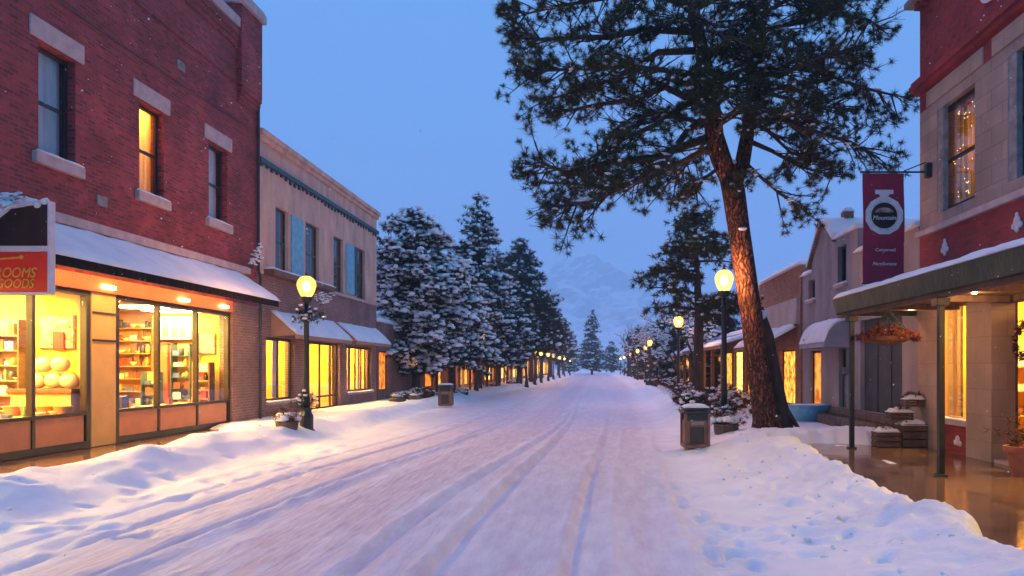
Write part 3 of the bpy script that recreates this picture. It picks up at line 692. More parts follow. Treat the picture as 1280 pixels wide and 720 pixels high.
    for pl, r0, sub in limbs:
        n = len(pl)
        wob = [p+Vector((0, 0, .06*math.sin(i*2.7))) for i, p in enumerate(pl)]
        br.tube(wob, [r0*(1-.8*i/(n-1))*.8+.008 for i in range(n)], 7)
        length = sum((pl[i+1]-pl[i]).length for i in range(n-1))
        nsub = int(length*8.6*sub)
        for k in range(nsub):
            t = rr.uniform(.16, 1.0)**.85; p, d = along(wob, t)
            side = d.cross(Vector((0,0,1))).normalized()*rr.choice([-1,1]); 
            dd = (d*rr.uniform(.2,.9)+side*rr.uniform(.3,1.1)+Vector((0,0,rr.uniform(-.55,.55)))).normalized()
            L = rr.uniform(.45, 1.25)*sub*(1.15-.45*t); q1 = p+dd*L*.5+Vector((0,0,-.05*L)); q2 = p+dd*L+Vector((0,0,rr.uniform(-.22,.1)*L))
            br.tube([p, q1, q2], [.022,.015,.007], 4)
            for j in range(rr.randint(4, 7)):
                u = rr.uniform(.35, 1.0); b0 = p.lerp(q2, u); tw = (dd+Vector((rr.uniform(-1,1), rr.uniform(-1,1), rr.uniform(-.5,.9)))).normalized()*rr.uniform(.12,.36)
                e = b0+tw; br.tube([b0, e], [.007,.005], 3); C.append(e)
            C.append(q2)
    # ragged hanging twigs
    off = base; tk2 = MB()
    tk.build('trunk', M['bark'], root, smooth=True); br.build('branches', M['darkbark'], root, smooth=True)
    C = np.array([tuple(c-off) for c in C])
    keep = fbm(C[:,0]*.9+C[:,1]*.8, C[:,2]*1.3+C[:,1]*.5, 5, 3) > .34
    C = C[keep]
    print('pine tufts', len(C))
    foliage_obj('crown', C, .07+.15*rng.beta(2,2,len(C)), 46, .0115, rng, M['needle'], root, droop=-.15)
    LS = []; LR = []
    for pl, r0, sub in limbs:
        n = len(pl)-1
        for q in range(int(16*sub)):
            t = rr.uniform(.02,.9)*n; i = min(int(t), n-1); p = pl[i].lerp(pl[i+1], t-i)-off
            if rr.random() < .5: LS.append((p.x, p.y, p.z+r0*(1-.8*t/n)*.8+.005)); LR.append((rr.uniform(.08,.2), .045, .022))
    lump_obj('snow_cover', LS, LR, rng, root)
    sel = rng.random(len(C)) < .10
    S = C[sel]+np.array([0,0,.07])
    lump_obj('snow_cover', S, np.stack([rng.uniform(.03,.08,len(S)), rng.uniform(.03,.07,len(S)), rng.uniform(.015,.035,len(S))], axis=1), rng, root)
    lp = [(P(882,114,Y0-.2),(.30,.22,.10)),(P(874,119,Y0-.15),(.2,.16,.07)),(P(938,98,Y0+.1),(.12,.12,.10)),(P(914,203,Y0-.05),(.13,.16,.10)),(P(928,286,Y0-.22),(.13,.10,.06)),(P(923,239,Y0-.2),(.09,.09,.05)),(P(952,394,Y0+.05),(.20,.14,.16))]
    for c, r in lp:
        o = lump_obj('snow_clump', [tuple(c-off)], [r], rng, root); sb = o.modifiers.new('round', 'SUBSURF'); sb.levels = sb.render_levels = 2
    s2 = poly([(984,540,.35),(974,500,.35),(965,455,.35),(958,420,.30),(949,385,.2)]); s2[0].z = -.05
    b = MB().tube(s2, [.22,.17,.165,.17,.10], 12)
    b.tube([s2[1], P(1000,538,Y0+.1)], [.10,.04], 7)
    b.build('second_stem', M['darkbark'], root, smooth=True, label='shorter dark stem leaning against the reddish trunk')
    return root
big_pine()
def rear_pine():
    rng = np.random.default_rng(31); rr = random.Random(31); Y0 = 25; base = P(872, 510, Y0); base.z = .05
    root = empty('pine_tree', base, 'smaller dark pine with light snow just behind the forked pine', 'pine tree')
    top = P(868, 268, Y0); mb = MB(); mb.tube([base, base.lerp(top, .5)+Vector((.1,0,0)), top], [.22,.15,.03], 9)
    C = []; S = []
    for k in range(46):
        t = rr.uniform(.0, 1); z = 3.3+(top.z-3.3)*t; an = rr.uniform(0, 2*PI); L = (2.35*(1-t)**.55*(.5+.5*min(1, t*3+.5)))*rr.uniform(.65,1.1)+.25
        if math.cos(an) < 0: L *= 1.12
        p = base.lerp(top, (z-base.z)/(top.z-base.z)); d = Vector((math.cos(an), math.sin(an), rr.uniform(-.15,.2)))
        e = p+d*L; mb.tube([p, p.lerp(e,.5)+Vector((0,0,.08)), e], [.05,.03,.01], 5)
        for j in range(int(L*15)):
            u = rr.uniform(.25,1); c = p.lerp(e, u)+Vector((rr.uniform(-.4,.4), rr.uniform(-.4,.4), rr.uniform(-.2,.24)))*(1.1-.3*u)
            C.append(tuple(c-base))
            if rr.random() < .18: S.append((c.x-base.x, c.y-base.y, c.z-base.z+.1))
    mb.build('trunk', M['darkbark'], root, smooth=True)
    foliage_obj('crown', C, rng.uniform(.15,.26,len(C)), 26, .028, rng, M['needle'], root)
    lump_obj('snow_cover', S, [(rng.uniform(.06,.14), rng.uniform(.06,.12), rng.uniform(.03,.05)) for _ in S], rng, root)
rear_pine()

# ================================================================= LAMPS
M['globe'] = None
def globe_mat():
    m, nt, out = nt_new('lamp_globe_glass')
    e = N(nt, 'ShaderNodeEmission'); e.inputs[0].default_value = (1,.44,.055,1); e.inputs[1].default_value = 3.0
    t = N(nt, 'ShaderNodeBsdfTransparent'); mx = N(nt, 'ShaderNodeMixShader'); mx.inputs[0].default_value = .6
    nt.links.new(t.outputs[0], mx.inputs[1]); nt.links.new(e.outputs[0], mx.inputs[2]); nt.links.new(mx.outputs[0], out.inputs[0]); return m
M['globe'] = globe_mat(); M['bulb'] = emit_mat('lamp_bulb', (1,.72,.34), 9)
LAMPW = 1300
def lamp(x, y, zg, label, group='street lamps with glass globes', power=1, base_snow=True):
    z0 = .1; root = empty('street_lamp', (x, y, z0), label, 'street lamp', group); h = zg-z0
    b = MB(); b.lathe([(.19,-.1),(.19,.08),(.15,.12),(.15,.42),(.12,.47),(.10,.52),(.10,.60)], seg=12)
    b.build('base', M['greeniron'], root, world=False, smooth=False)
    p = MB(); p.lathe([(.075,.60),(.065,1.4),(.055,h-.62),(.085,h-.60),(.085,h-.56),(.05,h-.54),(.05,h-.36)], seg=12); p.build('pole', M['greeniron'], root, world=False, smooth=True)
    c = MB(); c.lathe([(.05,h-.36),(.11,h-.33),(.13,h-.27),(.14,h-.22),(.10,h-.20)], seg=16); c.build('collar', M['greeniron'], root, world=False, smooth=True)
    prof = [(.085,-.225),(.13,-.17),(.175,-.07),(.205,.04),(.20,.12),(.15,.205),(.08,.25),(.03,.27)]
    gl = MB(); gl.lathe([(r, h+z) for r, z in prof], seg=20, caps=False); gl.build('globe', M['globe'], root, world=False, smooth=True)
    bu = MB(); bu.ball((0,0,h+.02), (.085,.085,.12)); bu.build('bulb', M['bulb'], root, world=False, smooth=True)
    fi = MB(); fi.lathe([(.07,h+.245),(.05,h+.28),(.02,h+.30),(.03,h+.33),(.004,h+.38)], seg=10); fi.build('finial', M['greeniron'], root, world=False, smooth=True)
    l = bpy.data.lights.new('lamp_light', 'POINT'); l.energy = LAMPW*power; l.color = (1,.44,.18); l.shadow_soft_size = .09
    lo = bpy.data.objects.new('lamp_light', l); COL.objects.link(lo); lo.parent = root; lo.location = (0, 0, h+.06)
    return root
LL = [(-6.5,16.3,3.42,'street lamp in front of the peach stuccoed building, its post dusted with snow'),
      (-6.95,42.6,3.4,'street lamp half hidden by the snowy boughs of the tall pointed spruce'),
      (-5.4,58,3.1,'first street lamp in the clear past the snowy evergreens on the far shop row'),
      (-5.4,74,3.1,'second street lamp past the snowy evergreens on the far shop row'),
      (-5.3,95,3.2,'third street lamp past the snowy evergreens, near the end of the street'),
      (-5.2,128,3.2,'last and smallest street lamp past the snowy evergreens at the end of the street')]
RL = [(2.9,16.0,3.52,'tall street lamp between the brown bin and the big forked pine trunk'),
      (3.57,30.3,3.52,'street lamp further along behind the brown bin, below the smaller dark pine'),
      (4.35,55.5,3.5,'street lamp above the snowy hedge, third along from the big pine'),
      (5.9,72,3.5,'street lamp standing back from the kerb beside the snowy hedge'),
      (5.0,82,3.5,'fourth kerbside street lamp along from the big pine'),
      (5.2,103,3.5,'fifth kerbside street lamp along from the big pine'),
      (5.6,132,3.5,'smallest street lamp on the big pine side of the street')]
for a in LL+RL: lamp(*a)
#@@PART3
# ================================================================= LEFT BRICK BUILDING
def sconce(parent, x, y, z, w=.22):
    MB().box(x, x+.09, y-w/2, y+w/2, z-.035, z+.035).build('lamp_housing', M['frame'], parent, bevel=.006)
M['shopemit'] = emit_mat('ceiling_light_panel', (1,.60,.14), 92)
M['soffitemit'] = emit_mat('soffit_lamp', (1,.62,.2), 14)
GOODS = {}
def make_goods():
    def one(key, mb, m, label, cat): 
        o = mb.build(key, m, None, smooth=key in ('jar','bottle','bowl','cushion')); tag(o, label, cat, 'goods on display in the lit shops'); GOODS[key+m.name] = o; o.location = (-11, 15, -5); return o
    L = []
    L.append(one('jar', MB().lathe([(.045,0),(.055,.02),(.055,.12),(.035,.14),(.038,.17),(.001,.172)], seg=12), M['g_amber'], 'small amber jar on display in a lit shop', 'jar'))
    L.append(one('bottle', MB().lathe([(.035,0),(.038,.02),(.038,.15),(.015,.19),(.015,.25),(.001,.252)], seg=12), M['g_green'], 'small green bottle on display in a lit shop', 'bottle'))
    L.append(one('box', MB().box(-.07,.07,-.05,.05,0,.16), M['g_red'], 'small red box on display in a lit shop', 'box'))
    L.append(one('box', MB().box(-.09,.09,-.05,.05,0,.11), M['g_blue'], 'small blue box on display in a lit shop', 'box'))
    L.append(one('box', MB().box(-.06,.06,-.05,.05,0,.20), M['g_brown'], 'tall brown box on display in a lit shop', 'box'))
    L.append(one('box', MB().box(-.08,.08,-.05,.05,0,.13), M['g_white'], 'small white box on display in a lit shop', 'box'))
    L.append(one('bowl', MB().lathe([(.03,0),(.05,.01),(.10,.07),(.095,.075),(.045,.02),(.001,.018)], seg=14, caps=False), M['g_cream'], 'cream bowl on display in a lit shop', 'bowl'))
    L.append(one('jar', MB().lathe([(.05,0),(.065,.03),(.06,.15),(.04,.17),(.001,.172)], seg=12), M['g_black'], 'dark jar on display in a lit shop', 'jar'))
    return L
KINDS = make_goods(); USED = set()
def put_goods(x, y, z, rng, fac='y'):
    k = rng.randrange(len(KINDS)); o = KINDS[k]; r = rng.uniform(-.3,.3)+(PI/2 if fac == 'x' else 0)
    if k not in USED: USED.add(k); o.location = (x, y, z); o.rotation_euler = (0,0,r); ROOTLOC[o.name] = Vector((x,y,z)); return o
    c = clone(o, (x, y, z), rz=r); q = rng.uniform(.6,1.15); c.scale = (q, q, q*rng.uniform(.8,1.3)); return c
def shelf_unit(x0, x1, y0, y1, z0, z1, n, label, m='wood', fill=.95, seed=1, back=True):
    rng = random.Random(seed); root = empty('shelf_unit', ((x0+x1)/2, (y0+y1)/2, z0), label, 'shelf')
    MB().box(x0, x0+.03, y0, y1, z0, z1).build('side_panel', M['ochre' if m == 'wood' else m], root); MB().box(x1-.03, x1, y0, y1, z0, z1).build('side_panel', M[m], root)
    if back: MB().box(x0+.03, x1-.03, y1-.015, y1, z0, z1).build('back_panel', M['ochre'], root)
    for i in range(n):
        z = z0+.05+(z1-z0-.08)*i/(n)
        MB().box(x0+.032, x1-.032, y0+.005, y1-.018, z, z+.018).build('shelf', M['ochre' if m == 'wood' else m], root)
        x = x0+.13
        while x < x1-.1:
            if rng.random() < fill: put_goods(x, y0+.1, z+.023, rng)
            x += rng.uniform(.085,.15)
    return root
def ceiling_light(x0, x1, y0, y1, z, label, group='ceiling lights inside the shops'):
    r = empty('ceiling_light', ((x0+x1)/2, (y0+y1)/2, z), label, 'ceiling light', group)
    MB().box(x0-.03, x1+.03, y0-.03, y1+.03, z-.05, z-.003).build('housing', M['g_white'], r)
    MB().box(x0, x1, y0, y1, z-.056, z-.0525).build('diffuser', M['shopemit'], r)

def left_brick():
    B = empty('brick_building', (XL, 13, 0), 'two-storey red brick building with lit shop windows and a snowy awning', 'building')
    wins = [(9.35,10.2),(12.06,12.92),(14.74,15.58),(17.4,18.28)]
    holes = [(a, b, 5.22, 7.08) for a, b in wins]
    w = MB(); wall_x(w, XL, XL-.32, 6.8, 19.9, 3.32, 10.45, holes)
    w.box(XL-8, XL-.32, 6.8, 7.1, 0, 10.45).box(XL-8, XL-.32, 19.6, 19.9, 0, 10.45).box(XL-8.3, XL-8, 6.8, 19.9, 0, 10.45)
    w.build('wall', M['brick'], B)
    MB().box(XL-8, XL-.33, 7.1, 19.6, 9.6, 9.75).build('roof', M['asphalt'], B)
    pil = MB().box(XL, XL+.14, 18.75, 19.9, 9.0, 11.1)
    for i in range(4): pil.box(XL+.002, XL+.035*(i+1), 18.78+.0, 19.88, 8.55+.11*i, 8.655+.11*i)
    pil.box(XL-.32, XL-.001, 18.75, 19.9, 10.46, 11.1)
    pil.build('pilaster', M['brick'], B)
    MB().box(XL-.4, XL+.24, 18.66, 19.98, 11.1, 11.34).box(XL-.36, XL+.2, 18.7, 19.94, 11.345, 11.42).build('pilaster_cap', M['stone'], B, bevel=.02)
    MB().box(XL-.4, XL+.12, 6.8, 18.74, 10.46, 10.72).build('coping', M['stone'], B, bevel=.02)
    cb = MB()
    for i, (a, d) in enumerate(((9.95,.03),(10.1,.06),(10.25,.09))): cb.box(XL+.001, XL+d, 6.8, 18.73, a, a+.148)
    cb.box(XL+.001, XL+.03, 6.8, 18.73, 9.02, 9.1)
    cb.build('brick_cornice', M['brick'], B)
    pane_m = [M['mirrorglass']]*4
    cur = ['curtain','curtain','goldcurtain','curtain']
    for i, (a, b) in enumerate(wins):
        lb = [None, 'tall window with pale curtains', 'tall window glowing gold behind curtains', 'tall dim window with grey curtains'][i]
        f = window_x(B, XL-.14, -1, a, b, 5.22, 7.08, M['frame'], M['glass'] if i == 2 else M['mirrorglass'], mid=6.13, curtain=M[cur[i]] if i != 2 else M['glowcurtain'], cx=.16, label=lb)
        MB().box(XL-.02, XL+.03, a-.2, b+.2, 7.12, 7.46).build('lintel', M['stone'], B, bevel=.012)
        MB().box(XL-.12, XL+.09, a-.14, b+.14, 5.02, 5.215).build('sill', M['stone'], B, bevel=.012)
        snow_part(B, XL-.08, XL+.08, a-.08, b+.08, 5.218, .05, seed=i, edge=.04, step=.05)
        if i == 2:
            bx = MB().box(XL-.9, XL-.88, a-.4, b+.4, 5.0, 7.3).build('room_back', M['goldcurtain'], B)
            l = bpy.data.lights.new('room_light', 'AREA'); l.energy = 190; l.color = (1,.62,.12); l.size = .8
            lo = bpy.data.objects.new('room_light', l); COL.objects.link(lo); lo.parent = B; lo.location = Vector((XL-.33, (a+b)/2, 7.3))-origin_of(B); lo.rotation_euler = (0, math.radians(-10), 0)
            lo.location.x = XL-.6-B.location.x
    # brick piers of the ground floor
    MB().box(XL-.32, XL+.02, 18.52, 19.9, 0, 3.31).build('pier', M['brickdull'], B); MB().box(XL-.32, XL, 6.8, 7.2, 0, 3.31).build('pier', M['brickdull'], B)
    # header, pillar, frames
    MB().box(XL-.3, XL+.03, 7.2, 18.51, 3.03, 3.315).build('header_beam', M['orange'], B)
    MB().box(XL-.3, XL-.03, 13.38, 14.06, .13, 3.025).build('pillar', M['ochre'], B)
    for q in (2.10, 2.62): MB().box(XL-.03+.003, XL-.01, 13.40, 14.04, q, q+.04).build('pillar_band', M['frame'], B)
    MB().tube([(XL+.07, 19.83, 10.3),(XL+.07, 19.83, 4.3),(XL+.12, 19.83, 4.1),(XL+.12, 19.83, .2)], .04, 8).build('downpipe', M['frame'], B)
    for q, zz in ((10.9, 8.6),(16.2, 8.4),(13.6, 4.75)): MB().box(XL, XL+.03, q-.14, q+.14, zz-.1, zz+.1).build('wall_vent', M['ice'], B, bevel=.006)
    MB().tube([(XL+.03, 8.0+k*.55, 8.05-.10*math.sin(PI*k/20)) for k in range(21)], .012, 5).build('cable', M['iron'], B)
    def front(y0, y1, muls):
        fr = MB(); d0, d1 = XL-.16, XL-.04
        fr.box(d0, d1, y0, y0+.10, .13, 3.02).box(d0, d1, y1-.10, y1, .13, 3.02)
        fr.box(d0, d1, y0+.10, y1-.10, 2.93, 3.02).box(d0, d1, y0+.10, y1-.10, .13, .25).box(d0+.003, d1-.003, y0+.10, y1-.10, .73, .79)
        for q in muls: fr.box(d0+.005, d1-.005, q-.035, q+.035, .25, 2.93)
        fr.build('shopfront_frame', M['frame'], B)
        e = [y0+.10]+list(muls)+[y1-.10]
        for a, b in zip(e[:-1], e[1:]):
            MB().box(XL-.11, XL-.07, a+.03, b-.03, .252, .728).build('bulkhead_panel', M['coral'], B)
            MB().box(XL-.10, XL-.094, a+.02, b-.02, .792, 2.928).build('pane', M['glass'], B)
    front(7.2, 13.36, [8.6, 9.8, 11.0, 12.02]); front(14.08, 18.5, [15.5, 17.0])
    # inside
    R = MB().box(XL-5, XL-4.9, 7.1, 19.6, .15, 3.2).box(XL-4.9, XL-.34, 13.62, 13.72, .15, 3.2).box(XL-4.9, XL-.34, 18.54, 18.62, .15, 3.2).box(XL-4.9, XL-.33, 7.11, 7.2, .15, 3.2)
    R.box(XL-4.9, XL-.34, 13.72, 18.54, 3.06, 3.12).box(XL-4.9, XL-.34, 7.2, 13.62, 3.06, 3.12)
    R.build('inner_wall', M['warmwall'], B)
    MB().box(XL-4.9, XL-.165, 7.2, 13.62, .1, .26).box(XL-4.9, XL-.165, 13.72, 18.54, .1, .26).build('inner_floor', M['shopfloor'], B)
    MB().box(XL-1.0, XL-.17, 7.3, 13.3, .26, .74).box(XL-1.0, XL-.17, 14.1, 18.45, .26, .74).build('display_ledge', M['ochre'], B)
    # awning
    y0, y1 = 10.78, 18.75; xo = XL+1.1
    aw = MB(); aw.prism([(XL, 4.08),(xo, 3.36),(xo, 3.19),(xo-.03, 3.19),(xo-.03, 3.33),(XL, 4.03)], y0, y1, 'y')
    a1 = aw.build('awning', M['blackcanvas'], B)
    rb = MB(); q = 180; vs = []
    for k in range(q+1):
        yy = y0+.03+k*(y1-y0-.06)/q; xx = xo+(.004 if (k//2) % 2 else .011); vs += [(xx, yy, 3.18), (xx, yy, 3.352)]
    rb.add(vs, [(2*k, 2*k+2, 2*k+3, 2*k+1) for k in range(q)]).build('valance', M['blackcanvas'], a1)
    MB().box(XL, XL+.14, y0-.05, y1+.5, 4.10, 4.27).build('awning_ledge', M['stone'], B, bevel=.01)
    snow_slab(XL+.02, xo+.03, y0, y1, 0, .085, seed=77, zf=lambda X, Y: 4.085-(X-XL)*(.72/1.1)+.0, edge=.12, over=.02).build('snow_cover', M['snow'], a1, smooth=True)
    for k in range(4):
        yy = (12.1,13.72,16.25,18.0)[k]; o = MB().box(XL+.034, XL+.10, yy-.16, yy+.16, 3.1, 3.17).build('soffit_light', M['soffitemit'], B)
    l = bpy.data.lights.new('soffit_glow', 'AREA'); l.shape = 'RECTANGLE'; l.size = .3; l.size_y = 7; l.energy = 95; l.color = (1,.52,.16)
    lo = bpy.data.objects.new('soffit_glow', l); COL.objects.link(lo); lo.parent = B; lo.location = Vector((XL+.55, 14.8, 3.5))-origin_of(B)
    for i, (a, b) in enumerate(((8.3,9.3),(10.4,11.4),(12.2,13.2))): ceiling_light(XL-2.4, XL-1.2, a, b, 3.06, ['ceiling light panel in the far corner of the corner shop behind the red sign','middle ceiling light panel of the shop behind the red sign','ceiling light panel by the ochre pillar in the shop behind the red sign'][i])
    for i, (a, b) in enumerate(((14.4,15.2),(16.2,17.0),(17.5,18.3))): ceiling_light(XL-1.7, XL-.7, a, b, 3.06, ['ceiling light panel beside the ochre pillar, above the display rack','middle ceiling light panel above the three-pane shop window','ceiling light panel next to the brick pier in the three-pane shop'][i])
left_brick()
# --- shop contents
shelf_unit(-12.25, -11.15, 18.2, 18.5, .3, 2.95, 8, 'tall crowded shelf rack at the end wall behind the three-pane shop window', seed=3)
shelf_unit(-10.62, -10.12, 18.05, 18.35, .75, 2.2, 5, 'narrow dark green cabinet of goods behind the middle pane', m='darkteal', seed=5)
t = empty('display_column', (-10.95, 18.2, .3), 'rust orange display column behind the middle pane', 'display'); MB().box(-11.12,-10.72,18.1,18.5,.3,2.2).build('column', M['orange'], t, bevel=.01); MB().box(-11.14,-10.70,18.08,18.5,2.205,2.25).build('top', M['wood'], t)
t = empty('wall_cabinet', (-10.7, 18.4, 2.3), 'white wall cabinet with arched front above the rust orange column', 'cabinet')
MB().box(-11.1,-10.25,18.3,18.53,2.32,2.9).build('case', M['g_white'], t, bevel=.02)
for xx in (-10.88,-10.66,-10.46): MB().box(xx-.07,xx+.07,18.28,18.298,2.4,2.82).build('door', M['ochre'], t)
t = empty('picture', (-9.95, 18.5, 2.2), 'framed dark patchwork picture behind the last pane of the three-pane window', 'picture')
MB().box(-10.15,-9.72,18.5,18.535,1.95,2.5).build('frame', M['wood'], t); MB().box(-10.12,-9.75,18.49,18.498,1.98,2.47).build('canvas', mat('patchwork', (.1,.06,.05), .7, scale=9, col2=(.7,.5,.3), bump=0), t)
rg = random.Random(9)
for k in range(10): put_goods(XL-.35-.25*rg.random(), 14.4+k*.4, .743, rg, 'x')
shelf_unit(-10.1, -9.66, 18.1, 18.36, .76, 1.75, 4, 'low crowded shelf below the patchwork picture', seed=31)
shelf_unit(-11.08, -10.66, 17.6, 17.85, .3, 1.5, 4, 'low dark stand of goods before the rust orange column', m='darkteal', seed=33)
t = MB().box(-.16,.16,-.12,.12,0,.28).build('box', M['g_blue'], None, bevel=.01); t.location = (-9.75, 14.75, .743); tag(t, 'large blue box on the display ledge behind the first pane', 'box')
shelf_unit(-11.5, -10.62, 13.3, 13.58, .75, 2.5, 6, 'goods shelf on the partition behind the red hanging sign', seed=8)
t = empty('pin_board', (-10.1, 13.6, 2.25), 'pin board of dark snapshots on the shop partition', 'board')
MB().box(-10.45,-9.78,13.585,13.615,1.95,2.6).build('frame', M['wood'], t); MB().box(-10.42,-9.81,13.572,13.583,1.98,2.57).build('board', mat('snapshots', (.08,.05,.04), .7, scale=11, col2=(.8,.6,.35), bump=0), t)
t = MB().box(-10.17,-9.97,13.54,13.565,1.95,2.28).build('notice', M['redpaint'], None); tag(t, 'small red notice hanging over the pin board', 'notice')
for k, (cx_, cz) in enumerate(((-10.32,1.36),(-10.0,1.37),(-9.72,1.36),(-10.2,1.66),(-9.88,1.67))):
    b = MB().ball((0,0,.14), (.17,.12,.145)); o = b.build('cushion', M['g_cream'], None, smooth=True); o.location = (cx_, 13.35, cz-.14)
    tag(o, 'plump cream cushion piled on the dark shop counter', 'cushion', 'cushions piled on the shop counter')
t = empty('counter', (-10.0, 13.3, .3), 'dark counter under the pile of cream cushions', 'counter'); MB().box(-10.7,-9.5,13.1,13.55,1.14,1.22).build('top', M['wood'], t, bevel=.01); MB().box(-10.65,-9.55,13.15,13.52,.745,1.138).build('cabinet', M['ochre'], t)
for k in range(4):
    o = MB().lathe([(.11,0),(.15,.16),(.155,.17),(.12,.13),(.001,.12)], seg=14, caps=False).build('basket', M['g_amber'], None, smooth=True); o.location = (-10.45+.3*k, 12.95, .744); tag(o, 'round amber basket in a row on the display ledge', 'basket', 'baskets in the shop window')
for k in range(14): put_goods(XL-.3-.45*rg.random(), 10.3+k*.2, .743, rg, 'x')

# blade sign
def blade_sign():
    y = 10.6; S = empty('hanging_sign', (XL, y, 2.7), 'black and red hanging sign topped with snowy branches beside the lit shop', 'sign')
    x0, x1 = XL+.02, -8.0
    MB().box(x0, x1, y-.05, y+.05, 2.72, 3.30).build('red_panel', M['redpaint'], S, bevel=.01)
    MB().box(x0, x1, y-.06, y+.06, 3.305, 3.39).box(x1+.001, x1+.035, y-.06, y+.06, 2.70, 4.05).box(x0, x1+.035, y-.06, y+.06, 2.68, 2.715).build('trim', M['whitetrim'], S, bevel=.006)
    MB().prism([(x0,3.395),(x1,3.395),(x1,4.02),(x0+.75,3.93),(x0+.45,3.7),(x0+.2,3.395)][:5]+[(x0+.16,3.42)], y-.05, y+.05, 'y').build('black_panel', M['black'], S)
    MB().tube([(x0+.1,y-.06,3.40),(x0+.42,y-.06,3.72),(x0+.74,y-.06,3.96),(x1+.02,y-.06,4.05)], .03, 6).build('arched_trim', M['whitetrim'], S)
    text_part(S, 'TIMEROOMS', .21, (-8.66, y-.058, 2.99), (PI/2,0,0), M['gold'], shear=.25, sx=.82)
    text_part(S, 'FINERGOODS', .19, (-8.68, y-.058, 2.83), (PI/2,0,0), M['gold'], shear=.25, sx=.82)
    MB().tube([(x0+.1,y-.058,3.17),(x0+.6,y-.058,3.20),(-8.42,y-.058,3.22)], .014, 5).ball((-8.38,y-.058,3.225), .03).build('flourish', M['gold'], S)
    rng = np.random.default_rng(2); tw = MB(); Sn = []; SR = []
    for k in range(16):
        a = Vector((rng.uniform(x0, x1-.3), y+rng.uniform(-.1,.1), 4.0+rng.uniform(-.1,.05))); e = a+Vector((rng.uniform(.1,.5), rng.uniform(-.2,.15), rng.uniform(-.05,.28)))
        mdl = a.lerp(e,.5)+Vector((0,0,.05)); tw.tube([a, mdl, e], [.018,.012,.006], 5)
        for q in (.2,.4,.6,.8): 
            c = a.lerp(e,q)+Vector((0,0,.05)); Sn.append(tuple(c-Vector((XL,y,2.7)))); SR.append((.10,.035,.025))
    for k in range(26): Sn.append((rng.uniform(0,1.3), rng.uniform(-.05,.05), 1.30+rng.uniform(-.03,.06))); SR.append((rng.uniform(.06,.12),.06,rng.uniform(.03,.06)))
    tw.build('branch', M['twig'], S); lump_obj('snow_cover', Sn, SR, rng, S)
blade_sign()
def snowy_bough(base, length, label, n=14, seed=1, d=(0,1,0)):
    rng = np.random.default_rng(seed); r = empty('snowy_branch', base, label, 'branch'); tw = MB(); S = []; SR = []
    D = Vector(d)
    for k in range(n):
        a = D*rng.uniform(0, length*.6)+Vector((rng.uniform(-.05,.05),0,rng.uniform(-.02,.1))); e = a+D*rng.uniform(.15,.5)+Vector((rng.uniform(-.15,.2), rng.uniform(-.1,.1), rng.uniform(-.05,.35)))
        tw.tube([a, a.lerp(e,.5)+Vector((0,0,.03)), e], [.013,.009,.004], 4)
        for q in (.3,.6,.9): S.append(tuple(a.lerp(e,q)+Vector((0,0,.03)))); SR.append((.05,.06,.022))
    tw.build('twigs', M['twig'], r, world=False); lump_obj('snow_cover', S, SR, rng, r)
snowy_bough((XL+.25, 18.9, 4.15), .7, 'snow-laden branch caught at the far end of the big snowy awning', seed=4, d=(.3,.3,.5))

